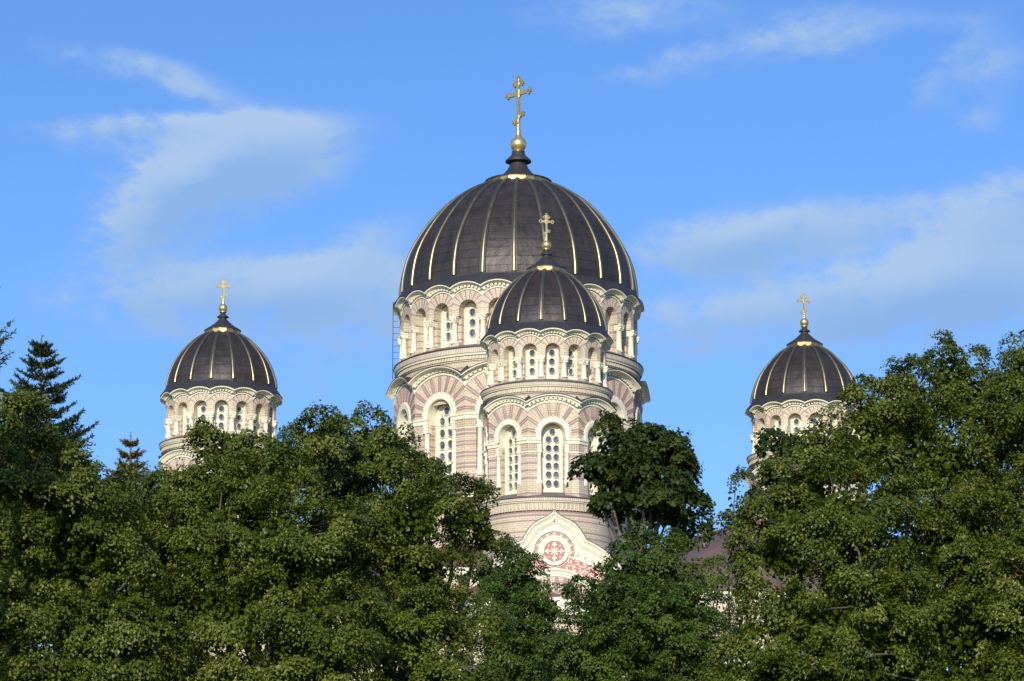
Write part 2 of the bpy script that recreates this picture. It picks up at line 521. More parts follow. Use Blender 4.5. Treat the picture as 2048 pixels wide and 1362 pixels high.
def window_mesh(fm, hw, zb, zc, w, circles, rc, frame=0.05, spandrels=()):
    """pale stone plate with round glazed openings in raised rings"""
    mb = MB()
    n = 16
    arc = [(hw * sin(rad(-90 + 180 * k / n)), zc + hw * cos(rad(-90 + 180 * k / n))) for k in range(n + 1)]
    out = [(-hw, zb)] + arc + [(hw, zb)]
    mb.poly([fm(u, z, w) for u, z in reversed(out)], 0)
    # stepped frame moulding along the edge
    for (i0, i1, w1) in ((0.0, 0.30, 0.10), (0.36, 0.7, 0.055)):
        def ring(q, ww):
            h = hw - frame * 2 * q
            return [fm(-h, zb, ww)] + [fm(h * sin(rad(-90 + 180 * k / n)), zc + h * cos(rad(-90 + 180 * k / n)), ww) for k in range(n + 1)] + [fm(h, zb, ww)]
        mb.grid([ring(i0, w), ring(i0, w + w1), ring(i1, w + w1), ring(i1, w)], 0)
    for (u, z) in circles:
        k_ = 20
        def circ(r, ww):
            return [fm(u + r * cos(2 * PI * k / k_), z + r * sin(2 * PI * k / k_), ww) for k in range(k_)]
        mb.poly(circ(rc * 1.02, w + 0.006), 1)
        mb.grid([circ(rc * 1.0, w + 0.003), circ(rc * 1.0, w + 0.085), circ(rc * 1.07, w + 0.095), circ(rc * 1.20, w + 0.06), circ(rc * 1.30, w + 0.003)], 0, None, False, True)
    for (u, z, sz, sg) in spandrels:
        mb.poly([fm(u - sz * .6 * sg, z - sz, w + .006), fm(u + sz * .5 * sg, z - sz * .8, w + .006), fm(u - sz * .1 * sg, z + sz, w + .006)][::(1 if sg > 0 else -1)], 1)
    return mb


def column_mesh(x, y, ang, r, zt, zcb, zsb, zbb, blockw):
    """engaged column: base, shaft, ring and a block capital that flares"""
    mb = MB()
    prof = [(r * 1.25, zcb + 0.02), (r * 1.05, zcb - 0.03), (r * .96, zcb - .05), (r * 1.0, (zcb + zsb) / 2), (r * 1.06, zsb + 0.05),
            (r * 1.28, zsb + 0.03), (r * 1.3, zsb), (r * 1.5, zsb - .02), (r * 1.5, zbb)]
    sub = MB()
    lathe(sub, prof, 14, 0)
    ids = mb.pts([(px + x, py + y, pz) for px, py, pz in sub.v])
    for f, s_ in zip(sub.f, sub.sm):
        mb.face([ids[i] for i in f], 0, None, s_)
    c, s_ = cos(ang), sin(ang)
    def sq(h, z):
        return [(x + (i * c - j * s_) * h, y + (i * s_ + j * c) * h, z) for i, j in ((-1, -1), (1, -1), (1, 1), (-1, 1))]
    hb = blockw / 2
    lv = [(r * 1.15, zcb), (r * 1.2, zcb + .03), (hb * .93, zcb + (zt - zcb) * .55), (hb * .86, zcb + (zt - zcb) * .6), (hb, zcb + (zt - zcb) * .68), (hb * 1.04, zt - .01), (hb * 1.04, zt)]
    mb.grid([sq(h, z) for h, z in lv], 0, None, False, True)
    mb.poly(sq(hb * 1.04, zt), 0)
    # volutes on the capital's face
    for sg in (-1, 1):
        lx = sg * hb * .62
        k_ = 8
        zc = zcb + (zt - zcb) * .42
        def cc(q, dep):
            return [(x + ((lx + q * cos(2 * PI * k / k_)) * c - (-dep) * s_), y + ((lx + q * cos(2 * PI * k / k_)) * s_ + (-dep) * c), zc + q * sin(2 * PI * k / k_)) for k in range(k_)]
        mb.grid([cc(.03, hb * .7), cc(.045, hb * 1.02), cc(.02, hb * 1.05)], 0, None, True, True)
    return mb


def tower(P, parent, label):
    root_mb = MB()
    name = 'domed_tower'
    n, a, phi = P['n'], P['a'], P['phi']
    half = a * math.tan(PI / n)
    zs, rn, rf, rd, ro, we = (P[k] for k in ('zs', 'rn', 'rf', 'rd', 'ro', 'we'))
    pieces = []                                    # (name, MB, mats)
    vis = lambda az: abs((az + 180) % 360 - 180) < 104
    # --- upper arcade
    k1 = P['capt']
    for i in range(n):
        az = phi + 360 * i / n
        fm = polymap(a, az)
        arch_wall(root_mb, fm, half, rn, rf, 0.0, zs, zs - k1, P['dep'], P['str'], P['sw'], P['per'], P['bands'], zs + .03)
        zc_t, zc_b, zsb, zbb = zs - P['capt'], zs - P['capb'], zs - P['shaftb'], zs - P['baseb']
        rec = P['rec']
        for sg in (-1, 1):
            u0, u1 = sorted((sg * rn, sg * half))
            strip_rows(root_mb, fm, u0, u1, zsb, zc_t, -rec, P['per'] * .55, [(0, .07)], zs)
            reveal_rows(root_mb, fm, sg * rn, zsb, zc_t, -rec, -P['dep'], sg > 0, P['per'] * .55, [(0, .07)], zs)
            strip_rows(root_mb, fm, u0, u1, zbb - .1, zsb, 0.0)
            reveal_rows(root_mb, fm, sg * rn, zbb - .1, zsb, 0.0, -P['dep'], sg > 0, None, (), zs)
            root_mb.poly([fm(u0, zsb, 0), fm(u1, zsb, 0), fm(u1, zsb, -rec), fm(u0, zsb, -rec)], STONE)
            root_mb.poly([fm(u0, zc_t, 0), fm(u1, zc_t, 0), fm(u1, zc_t, -rec), fm(u0, zc_t, -rec)], BRICK)
        # sill inside the niche
        root_mb.poly([fm(-rn, zbb + .0, 0.0), fm(rn, zbb + .0, 0.0), fm(rn, zbb + .1, -P['dep']), fm(-rn, zbb + .1, -P['dep'])], LEDGE)
        if vis(az):
            pieces.append(('archivolt', archivolt(fm, half, rf, rd, ro, we, zs, P['nd'], 0.0, 0), [M['stone'], M['flash']]))
            cs = [(0, zs - q) for q in P['circ']]
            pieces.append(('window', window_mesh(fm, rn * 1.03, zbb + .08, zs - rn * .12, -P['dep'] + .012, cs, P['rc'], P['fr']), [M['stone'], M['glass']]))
        azc = az + 180 / n
        if vis(azc):
            rr = (a - P['rec'] * .5) / cos(PI / n)
            x, y = rr * sin(rad(azc)), -rr * cos(rad(azc))
            pieces.append(('column', column_mesh(x, y, rad(azc), P['colr'], zc_t, zc_b, zsb, zsb - .0 - .06, P['capw']), [M['stone']]))
    # core behind the windows
    zt_core = P['dome'][-1][1]
    lathe(root_mb, [(a - P['dep'] - .05, zt_core), (a - P['dep'] - .05, P['zbot'])], 48, BRICK)
    # --- round cornice between arcade and gables
    rows = P['corn']
    lathe(root_mb, [(r, z) for r, z, _ in rows], 96, [m_ for _, _, m_ in rows[1:]], smooth=False)
    r0, zd0, zd1, nd = P['corn_dent']
    for k in range(nd):
        fmk = polymap(r0, 360 * k / nd)
        if vis(360 * k / nd):
            root_mb.box(fmk, -PI * r0 / nd * .62, PI * r0 / nd * .62, zd0, zd1, -.03, .035, PALE)
    # --- lower gables
    L = P['low']
    n2, a2 = L['n'], L['a']
    h2 = a2 * math.tan(PI / n2)
    zs2, zc2 = L['zs'], L['zs'] - L['d']
    for i in range(n2):
        az = phi + L.get('off', 0) + 360 * i / n2
        fm = polymap(a2, az)
        zi_t, zi_b = zs2 - L['impt'], zs2 - L['impb']
        arch_wall(root_mb, fm, h2, L['rn'], L['rf'], L['d'], zs2, zi_t, L['dep'], [], 0.1, L['per'], L['bands'], zi_t + .02, ring_in=L['rn'], reveal_mat=STONE)
        zsb, zbb, zpb = L['shaftb'], L['baseb'], L['pierb']
        uc, ue, rec = L['colu'], L['piere'], L['rec']
        for sg in (-1, 1):
            # impost band, turning into the niche
            u0, u1 = sorted((sg * L['rn'], sg * h2))
            b0, b1 = sorted((sg * (L['rn'] - .0), sg * h2))
            root_mb.box(fm, b0, b1, zi_b, zi_t, -L['dep'], 0.07, STONE)
            root_mb.box(fm, b0, b1, zi_t - .045, zi_t + .02, -.02, 0.11, STONE)
            # pier face
            p0, p1 = sorted((sg * ue, sg * h2))
            strip_rows(root_mb, fm, p0, p1, zbb, L['corb'], 0.0, L['per2'], L['bands2'], L['off2'])
            strip_rows(root_mb, fm, p0, p1, L['corb'], zi_b, -.02)
            nb = L['ncorb']
            for q in range(nb):
                cu = ue + (h2 - ue) * (q + .5) / nb
                wdt = (h2 - ue) / nb * .36
                x0, x1 = sorted((sg * (cu - wdt), sg * (cu + wdt)))
                root_mb.box(fm, x0, x1, L['corb'] + .03, zi_b, -.03, .03, BRICK)
            c0, c1 = sorted((sg * (ue - .0), sg * h2))
            root_mb.box(fm, c0, c1, L['corb'] - .03, L['corb'] + .025, -.02, .035, STONE)
            # rebate for the column
            e0, e1 = sorted((sg * L['rn'], sg * ue))
            strip_rows(root_mb, fm, e0, e1, zbb, zi_b, -rec, L['per2'], L['bands2'], L['off2'])
            reveal_rows(root_mb, fm, sg * ue, zbb, zi_b, 0.0, -rec, sg > 0, L['per2'], L['bands2'], L['off2'])
            reveal_rows(root_mb, fm, sg * L['rn'], zbb, zi_b, -rec, -L['dep'], sg > 0, L['per2'], L['bands2'], L['off2'])
            # plinth of the pier
            root_mb.box(fm, *sorted((sg * (L['rn'] - .01), sg * h2)), zpb - .25, zbb, -L['dep'], .025, BAND)
        root_mb.poly([fm(-L['rn'], zpb, 0.02), fm(L['rn'], zpb, 0.02), fm(L['rn'], zpb + .12, -L['dep']), fm(-L['rn'], zpb + .12, -L['dep'])], LEDGE)
        if vis(az):
            # radiating raised courses in pairs
            g = MB()
            for th in L['rays']:
                for q in ((th, -th) if th else (0,)):
                    t_ = rad(q)
                    for s2 in (-1, 1):
                        oc = s2 * L['rayg']
                        rA = L['rr'] + L['raye']
                        rB = field_r(t_, L['d'], L['rf'], h2) - .005
                        c, s_ = cos(t_), sin(t_)
                        w2 = L['rayw'] / 2
                        def pt(r, o, w):
                            u = r * s_ + o * c
                            z = zs2 + r * c - o * s_
                            u = max(-h2, min(h2, u))
                            return fm(u, z, w)
                        def rmax(o):
                            r = rB
                            lim = field_r(t_, L['d'], L['rf'], h2)
                            # follow the bay's edge with each side of the strip
                            if abs(s_) > 1e-3:
                                e = (math.copysign(h2, s_) - o * c) / s_
                                if lim * abs(s_) > h2 - 1e-3: r = max(rA + .05, e)
                            return r
                        ra, rb = rmax(oc - w2), rmax(oc + w2)
                        v = g.pts([pt(rA, oc - w2, 0.0), pt(rA, oc + w2, 0.0), pt(rb, oc + w2, 0.0), pt(ra, oc - w2, 0.0),
                                   pt(rA, oc - w2, .03), pt(rA, oc + w2, .03), pt(rb, oc + w2, .03), pt(ra, oc - w2, .03)])
                        for f in ((4, 5, 6, 7), (0, 1, 5, 4), (1, 2, 6, 5), (3, 0, 4, 7)):
                            g.face([v[k] for k in f], 1)
                    # stone key between ring and rays
                    c, s_ = cos(t_), sin(t_)
                    gg = lambda u, z, w: fm(z * s_ + u * c, zs2 + z * c - u * s_, w)
                    g.box(gg, -L['rayg'] * 1.5, L['rayg'] * 1.5, L['rr'] - .02, L['rr'] + L['raye'] * .8, -.01, .045, 0)
            # stone ring round the niche
            k_ = 22
            def ring(r, w):
                return [fm(-r, zi_t, w)] + [fm(r * sin(rad(-90 + 180 * k / k_)), zs2 + r * cos(rad(-90 + 180 * k / k_)), w) for k in range(k_ + 1)] + [fm(r, zi_t, w)]
            g.grid([ring(L['rr'], 0.0), ring(L['rr'], .06), ring(L['rr'] - .03, .075), ring(L['rn'] + .02, .075), ring(L['rn'], .05), ring(L['rn'], -.02)], 0)
            pieces.append(('niche_surround', g, [M['stone'], M['purple']]))
            pieces.append(('gable', archivolt(fm, h2, L['rf'], L['rd'], L['ro'], L['we'], zc2, L['nd'], L['back'], 0), [M['stone'], M['flash']]))
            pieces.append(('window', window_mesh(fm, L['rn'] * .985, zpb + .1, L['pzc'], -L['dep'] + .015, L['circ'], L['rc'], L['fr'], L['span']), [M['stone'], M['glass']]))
            for sg in (-1, 1):
                x, y, _ = fm(sg * uc, 0, -rec * .45)
                pieces.append(('column', column_mesh(x, y, rad(az), L['colr'], zi_b, L['corb'] - .02, zsb, zbb, L['capw']), [M['stone']]))
        # little saddle roofs in the valleys
        azc = az + 180 / n2
        if vis(azc):
            rc_ = (a2 + L['we']) / cos(PI / n2)
            hv = (a2 + L['we']) * math.tan(PI / n2)
            zv = zc2 + sqrt(max(L['ro'] ** 2 - h2 ** 2, 0))
            ca, sa = cos(rad(azc)), sin(rad(azc))
            def pp(u, r, z): return (u * ca + r * sa, u * sa - r * ca, z)
            s1 = L['sad']
            s_mb = MB()
            top = pp(0, rc_ - s1 * 1.5, zv + s1 * 1.25)
            l, r_, fr_, b_ = pp(-s1 * .75, rc_ - s1 * .7, zv + s1 * .25), pp(s1 * .75, rc_ - s1 * .7, zv + s1 * .25), pp(0, rc_ - s1 * .15, zv + .02), pp(0, rc_ - s1 * 2.2, zv + s1 * 1.1)
            for tri in ((l, fr_, top), (fr_, r_, top), (r_, b_, top), (b_, l, top)):
                s_mb.poly(tri, 0)
            pieces.append(('saddle_flashing', s_mb, [M['flash']]))
    # --- base cornice and drum wall
    rows = P['base']
    lathe(root_mb, [(r, z) for r, z, _ in rows], 96, [m_ for _, _, m_ in rows[1:]], smooth=False)
    r0, zd0, zd1, nd = P['base_dent']
    for k in range(nd):
        if vis(360 * k / nd):
            root_mb.box(polymap(r0, 360 * k / nd), -PI * r0 / nd * .68, PI * r0 / nd * .68, zd0, zd1, -.03, .035, PALE)
    t = root_mb.build(name, TW, parent)
    tag(t, label)
    for nm, mb_, ms in pieces:
        mb_.build(nm, ms, t)
    # --- dome shell: flat gores between the ribs
    prof = P['dome']
    fine = []
    tt = np.linspace(0, len(prof) - 1, P['drows'])
    for q in tt:                                   # Catmull-Rom through the measured profile
        i = min(int(q), len(prof) - 2); f = q - i
        p = [prof[max(0, min(len(prof) - 1, i + k))] for k in (-1, 0, 1, 2)]
        fine.append(tuple(0.5 * (2 * p[1][c] + (p[2][c] - p[0][c]) * f + (2 * p[0][c] - 5 * p[1][c] + 4 * p[2][c] - p[3][c]) * f * f + (3 * p[1][c] - p[0][c] - 3 * p[2][c] + p[3][c]) * f ** 3) for c in (0, 1)))
    d = MB()
    ph = phi + 180 / n
    lathe(d, fine, n, 0, phase=ph, smooth=False)
    dome = d.build('dome', [M['dome']], t)
    # skirt from the dome down to the scallops
    sk = MB()
    zb, rb_ = prof[-1][1], prof[-1][0]
    for i in range(n):
        az = phi + 360 * i / n
        fm = polymap(a, az)
        kk = 12
        tm = math.asin(min(1, half / (ro + .034)))
        hr = rb_ * 1.012
        fr_ = polymap(hr * cos(PI / n), az)
        hh = hr * sin(PI / n)
        top = [fr_(-hh + 2 * hh * q / kk, zb - .0, 0) for q in range(kk + 1)]
        lip = [fr_(-hh + 2 * hh * q / kk, zb - .05, 0.015) for q in range(kk + 1)]
        bot = [fm((ro + .034) * sin(-tm + 2 * tm * q / kk), zs + (ro + .034) * cos(-tm + 2 * tm * q / kk), we + .03) for q in range(kk + 1)]
        sk.grid([bot, lip, top], 0)
    lathe(sk, [(rb_ * .985, zb + .012), (rb_ * 1.012, zb)], n, 0, phase=ph, smooth=False)
    sk.build('dome_skirt', [M['flash']], t)
    # gold ribs
    for i in range(n):
        az = ph + 360 * i / n
        if not vis(az): continue
        rb = MB()
        ca, sa = cos(rad(az)), sin(rad(az))
        def pp(u, r, z): return (u * ca + r * sa, u * sa - r * ca, z)
        rows0, rows1 = [], []
        hw = P['ribw']
        fl = fine[:-1] + [(fine[-1][0], fine[-1][1] + .03)]
        for j, (r, z) in enumerate(fl):
            p0, p1 = fl[max(0, j - 1)], fl[min(len(fl) - 1, j + 1)]
            tx, tz = p1[0] - p0[0], p1[1] - p0[1]
            ln = math.hypot(tx, tz)
            nx, nz = -tz / ln, tx / ln
            sc = 0.72 + 0.28 * j / len(fl)
            h = hw * sc
            rows0.append([pp(h * 1.0 * cos(PI * k / 6), r + nx * (.02 + h * .9 * sin(PI * k / 6)), z + nz * (.02 + h * .9 * sin(PI * k / 6))) for k in range(7)])
            rows1.append([pp(u * h, r + nx * o, z + nz * o) for u, o in ((1.75, -.02), (1.7, .035), (1.0, .035), (-1.0, .035), (-1.7, .035), (-1.75, -.02))])
        rb.grid(rows0, 0, None, True)
        rb.grid(rows1, 1, None, False)
        rb.poly(rows0[-1], 0)
        rb.build('dome_rib', [M['gold'], M['flash']], t)
    # gilt band and lantern cap, ball and cross
    F = P['fin']
    b = MB(); lathe(b, F['band'], n, 0, phase=ph, smooth=False); b.build('gilt_band', [M['gold']], t)
    b = MB(); lathe(b, F['cap'], 32, 0); b.build('lantern_cap', [M['flash']], t)
    b = MB(); lathe(b, F['ball'], 32, 0); b.build('gilt_ball', [M['gilt']], t)
    cross_mesh(F).build('cross', [M['gilt']], t)
    return t


def cross_mesh(F):
    mb = MB()
    z0, H, W, th, ang = F['cz0'], F['ch'], F['cw'], F['ct'], rad(F['crot'])
    c, s = cos(ang), sin(ang)
    def fm(u, z, w): return (u * c + w * s, u * s - w * c, z)
    t2 = th / 2
    mb.box(fm, -t2, t2, z0, z0 + H, -t2 * .8, t2 * .8)
    def disc(u, z, r, d):
        k_ = 10
        f = [fm(u + r * cos(2 * PI * k / k_), z + r * sin(2 * PI * k / k_), d) for k in range(k_)]
        g = [fm(u + r * cos(2 * PI * k / k_), z + r * sin(2 * PI * k / k_), -d) for k in range(k_)]
        mb.grid([g, f], 0, None, True, True); mb.poly(f, 0); mb.poly(g[::-1], 0)
    def bar(zc, hw, tilt, th_):
        ct, st = cos(tilt), sin(tilt)
        g = lambda u, z, w: fm(u * ct - z * st, zc + u * st + z * ct, w)
        mb.box(g, -hw, hw, -th_ / 2, th_ / 2, -t2 * .62, t2 * .62)
        for sg in (-1, 1):
            for (du, dz) in ((0, 0), (.55, 0), (.1, .55), (.1, -.55)):
                u, z = sg * (hw + du * th_), dz * th_
                disc(u * ct - z * st, zc + u * st + z * ct, th_ * .46, t2 * .7)
    bar(z0 + H * .72, W / 2, 0, th * 1.15)
    bar(z0 + H * .90, W * .17, 0, th * .95)
    bar(z0 + H * .26, W * .24, rad(32), th * .95)
    for (du, dz) in ((0, 0), (.55, -.5), (-.55, -.5), (0, .5)):
        disc(du * th, z0 + H + dz * th, th * .5, t2 * .7)
    disc(0, z0 + H * .72, th * 1.35, t2 * .5)
    # collars under the cross
    sub = MB()
    lathe(sub, F['collar'], 14, 0)
    ids = mb.pts(sub.v)
    for f in sub.f: mb.face([ids[i] for i in f], 0, None, True)
    return mb


def lower_circles(z0, z1, dz, dx, rows):
    return [(0, z0)] + [(sx, z1 - dz * k) for k in range(rows) for sx in (-dx, dx)]


def ball(r, zc, z0):
    pr = [(0.001, zc + r)] + [(r * sin(rad(q)), zc + r * cos(rad(q))) for q in range(15, 150, 9)] + [(r * .55, z0 + .04), (r * .8, z0 + .02), (r * .8, z0)]
    return pr


SMALL = dict(n=16, a=2.42, phi=0, zs=30.63, rn=.305, rf=.62, rd=.765, ro=.87, we=.27, nd=8, dep=.42, rec=.20,
             str=[10, 31, 52], sw=2.7, per=.45, bands=[(-.06 + .0, .065), (.0, .06)], capt=.25, capb=.49, shaftb=1.06, baseb=1.22, colr=.112, capw=.32,
             circ=[.03, .40, .78], rc=.126, fr=.03, ribw=.062, drows=15,
             dome=[(.76, 34.39), (1.02, 34.24), (1.34, 34.0), (1.83, 33.47), (2.17, 32.93), (2.37, 32.4), (2.455, 32.05), (2.47, 31.86)],
             corn=[(2.42, 29.44, 0), (2.50, 29.40, LEDGE), (2.74, 29.30, LEDGE), (2.74, 29.265, FLASH), (2.725, 29.26, FLASH), (2.70, 29.14, PALE), (2.67, 29.12, STONE), (2.66, 29.085, STONE),
                   (2.61, 29.08, DARK), (2.60, 28.90, PALE), (2.57, 28.89, STONE), (2.56, 28.86, STONE), (2.53, 28.855, DARK), (2.52, 28.80, PURP), (2.50, 28.0, BRICK)],
             corn_dent=(2.605, 28.91, 29.055, 120),
             low=dict(n=8, a=2.48, zs=27.15, d=.14, rn=.48, rr=.68, rf=1.45, rd=1.64, ro=1.76, we=.22, nd=12, back=-.25, dep=.41, rec=.16,
                      rays=[9.5, 33, 57, 80], rayg=.045, rayw=.045, raye=.055, per=None, bands=(), impt=.22, impb=.39, corb=26.42, ncorb=4, per2=.30, bands2=[(.0, .085)], off2=26.30 - .085 - .3,
                      colu=.575, piere=.66, colr=.088, capw=.19, shaftb=25.26, baseb=25.12, pierb=24.64, pzc=27.12, rc=.126, fr=.03, sad=.27,
                      circ=lower_circles(27.31, 26.99, .36, .178, 6), span=[(-.235, 27.2, .05, -1), (.235, 27.2, .05, 1)]),
             base=[(2.35, 24.80, 0), (2.55, 24.68, LEDGE), (2.84, 24.555, LEDGE), (2.84, 24.52, FLASH), (2.82, 24.51, FLASH), (2.80, 24.40, PALE), (2.75, 24.385, STONE), (2.75, 24.35, STONE), (2.69, 24.34, DARK),
                   (2.68, 24.02, PALE), (2.64, 24.0, DARK), (2.62, 23.93, PURP), (2.60, 18.5, BAND)],
             base_dent=(2.685, 24.03, 24.33, 100), zbot=18.5,
             fin=dict(band=[(.70, 34.56), (.80, 34.55), (.82, 34.46), (.82, 34.36), (.78, 34.33)],
                      cap=[(.10, 35.42), (.115, 35.36), (.13, 35.31), (.255, 35.21), (.265, 35.17), (.17, 35.15), (.165, 35.11), (.20, 35.06), (.29, 34.97), (.40, 34.86), (.52, 34.77), (.65, 34.68), (.79, 34.59), (.84, 34.555), (.79, 34.535)],
                      ball=ball(.20, 35.60, 35.40), cz0=35.88, ch=1.02, cw=.50, ct=.075, crot=12,
                      collar=[(.04, 36.02), (.045, 35.95), (.065, 35.93), (.05, 35.90), (.055, 35.86), (.08, 35.84), (.05, 35.81), (.09, 35.78)]))

MAIN = dict(n=24, a=5.33, phi=0, zs=34.71, rn=.43, rf=.874, rd=1.075, ro=1.19, we=.29, nd=8, dep=.56, rec=.24,
            str=[9, 28, 47, 67], sw=2.7, per=.6, bands=[(.0, .09)], capt=.27, capb=.54, shaftb=1.44, baseb=1.67, colr=.122, capw=.38,
            circ=[.05, .52, .98], rc=.16, fr=.05, ribw=.084, drows=24,
            dome=[(1.38, 41.54), (1.78, 41.42), (2.6, 40.98), (3.34, 40.42), (4.0, 39.7), (4.48, 39.03), (4.87, 38.35), (5.13, 37.72), (5.27, 37.1), (5.33, 36.62), (5.34, 36.28)],
            corn=[(5.30, 33.12, 0), (5.42, 33.06, LEDGE), (5.64, 32.96, LEDGE), (5.64, 32.91, FLASH), (5.615, 32.90, FLASH), (5.58, 32.70, PALE), (5.53, 32.67, STONE), (5.52, 32.60, STONE),
                  (5.45, 32.59, DARK), (5.44, 32.42, PALE), (5.41, 32.41, STONE), (5.40, 32.37, STONE), (5.35, 32.36, DARK), (5.34, 32.14, BRICK), (5.34, 32.03, PURP), (5.30, 30.6, BRICK)],
            corn_dent=(5.445, 32.43, 32.57, 220),
            low=dict(off=15, n=12, a=5.40, zs=30.13, d=.16, rn=.67, rr=.93, rf=1.905, rd=2.11, ro=2.24, we=.36, nd=14, back=-.3, dep=.54, rec=.2,
                     rays=[0, 17.5, 35, 52, 68, 84], rayg=.05, rayw=.055, raye=.08, per=None, bands=(), impt=.15, impb=.37, corb=29.39, ncorb=5, per2=.49, bands2=[(.0, .08), (.16, .08)], off2=29.32 - .24,
                     colu=.80, piere=.94, colr=.125, capw=.27, shaftb=27.47, baseb=27.27, pierb=26.80, pzc=30.05, rc=.182, fr=.05, sad=.42,
                     circ=lower_circles(30.36, 29.9, .527, .26, 6), span=[(-.34, 30.2, .08, -1), (.34, 30.2, .08, 1)]),
            base=[(5.2, 26.95, 0), (5.5, 26.82, LEDGE), (5.86, 26.62, LEDGE), (5.86, 26.57, FLASH), (5.84, 26.55, FLASH), (5.8, 26.4, PALE), (5.7, 26.38, STONE), (5.7, 26.3, STONE), (5.62, 26.29, DARK),
                  (5.62, 25.9, PALE), (5.58, 25.88, DARK), (5.58, 25.8, PURP), (5.58, 19, BAND)],
            base_dent=(5.64, 25.92, 26.27, 220), zbot=19.0,
            fin=dict(band=[(1.3, 41.74), (1.47, 41.73), (1.49, 41.65), (1.49, 41.49), (1.44, 41.45)],
                     cap=[(.22, 43.24), (.27, 43.20), (.29, 43.12), (.34, 42.98), (.58, 42.76), (.60, 42.68), (.56, 42.66), (.36, 42.72), (.37, 42.62), (.40, 42.5), (.50, 42.32), (.66, 42.12), (.88, 41.95), (1.12, 41.85), (1.48, 41.77), (1.54, 41.735), (1.46, 41.71)],
                     ball=ball(.375, 43.52, 43.17), cz0=44.1, ch=2.55, cw=1.30, ct=.15, crot=-50,
                     collar=[(.075, 44.7), (.085, 44.45), (.12, 44.42), (.09, 44.38), (.10, 44.2), (.14, 44.16), (.10, 44.1), (.12, 43.98), (.15, 43.9), (.18, 43.84)]))

PHI = 5.3
MX, MY = 0.29, 150.0
church = empty('cathedral', (MX, MY, 0))
tag(church, 'cream and pink banded brick cathedral with four dark gold-ribbed domes above the trees', 'cathedral')


def place(o, x, y, rot):
    o.location = (x - MX, y - MY, 0)
    o.rotation_euler = (0, 0, rad(rot))


m_t = tower(MAIN, church, 'broad central tower with the largest ribbed dome and a big gilt cross')
place(m_t, MX, MY, PHI)
f_t = tower(SMALL, church, 'slim tower standing before the large dome, showing two tiers of arched windows')
place(f_t, 1.43, 137.15, PHI)
l_t = copy_tree(f_t, church); l_t['label'] = 'slim tower on its own at the left, half sunk behind leafy crowns'
place(l_t, -12.98, 148.95, PHI)
r_t = copy_tree(f_t, church); r_t['label'] = 'slim tower at the right with trees hiding its lower right side'
place(r_t, 13.38, 151.9, PHI)

# ---------------------------------------------------------------- the body of the church
def rot_pt(x, y):
    """church axes to coordinates under the cathedral's Empty"""
    c, s = cos(rad(PHI)), sin(rad(PHI))
    return x * c - y * s, x * s + y * c


def block(mb, x0, x1, y0, y1, z0, z1, m_):
    ps = [rot_pt(x, y) for x, y in ((x0, y0), (x1, y0), (x1, y1), (x0, y1))]
    for i in range(4):
        a, b = ps[i], ps[(i + 1) % 4]
        ln = math.hypot(b[0] - a[0], b[1] - a[1])
        mb.poly([(*a, z0), (*b, z0), (*b, z1), (*a, z1)], m_, [(0, z0), (ln, z0), (ln, z1), (0, z1)])
    mb.poly([(*p, z1) for p in ps], m_)


def hip(mb, x0, x1, y0, y1, z0, rx0, rx1, ry0, ry1, zr0, zr1, over=.35):
    e = [(x0 - over, y0 - over), (x1 + over, y0 - over), (x1 + over, y1 + over), (x0 - over, y1 + over)]
    lo = [(*rot_pt(*p), z0) for p in e]
    dn = [(p[0], p[1], z0 - .14) for p in lo]
    a, b = (*rot_pt(rx0, ry0), zr0), (*rot_pt(rx1, ry1), zr1)
    if abs(rx1 - rx0) >= abs(ry1 - ry0):
        fs = [(lo[0], lo[1], b, a), (lo[2], lo[3], a, b), (lo[1], lo[2], b), (lo[3], lo[0], a)]
    else:
        fs = [(lo[1], lo[2], b, a), (lo[3], lo[0], a, b), (lo[0], lo[1], a), (lo[2], lo[3], b)]
    for f in fs: mb.poly(f, 0, None)
    for i in range(4):
        mb.poly([dn[i], dn[(i + 1) % 4], lo[(i + 1) % 4], lo[i]], 0)
    mb.poly(dn[::-1], 0)


def arm(x0, x1, y0, y1, zt, ridge, rm, name='roof'):
    w = MB()
    block(w, x0, x1, y0, y1, 0, zt, 3)
    block(w, x0 - .12, x1 + .12, y0 - .12, y1 + .12, zt - 1.1, zt - .5, 8)
    block(w, x0 - .2, x1 + .2, y0 - .2, y1 + .2, zt - .5, zt - .06, 0)
    w.build('wall', TW, church)
    r = MB()
    hip(r, x0, x1, y0, y1, zt, *ridge)
    return r.build(name, [M[rm]], church)


arm(-9.6, 9.6, -9.6, 9.6, 19.0, (-2, 2, 0, 0, 22.5, 22.5), 'roof')
arm(-16.4, -5, -4.4, 4.4, 21.6, (-13.0, -4, 0, 0, 24.6, 24.6), 'roof')
right_roof = arm(5, 16.4, -4.4, 4.4, 22.6, (4.5, 13.2, 0, 0, 24.5, 27.1), 'roof')
arm(-3.3, 3.9, -15.7, -9.0, 20.6, (.3, .3, -13.0, -6, 23.4, 23.4), 'redroof')
# low side roof with a red-brown eave beside the front arm
arm(-5.2, -2.2, -11.8, -8.5, 22.4, (-3.4, -3.4, -10.0, -7.5, 23.7, 23.7), 'redroof')
# ventilator on the right roof
v = MB()
lathe(v, [(.001, .62), (.16, .50), (.27, .42), (.27, .36), (.20, .36), (.20, .30), (.19, -.7)], 12, 0, smooth=False)
vo = v.build('ventilator', [M['vent']], right_roof)
p = at(1410, 1069, 148.6)
vo.location = (p.x - MX, p.y - MY, p.z)
vo.scale = (.85, .85, .85)


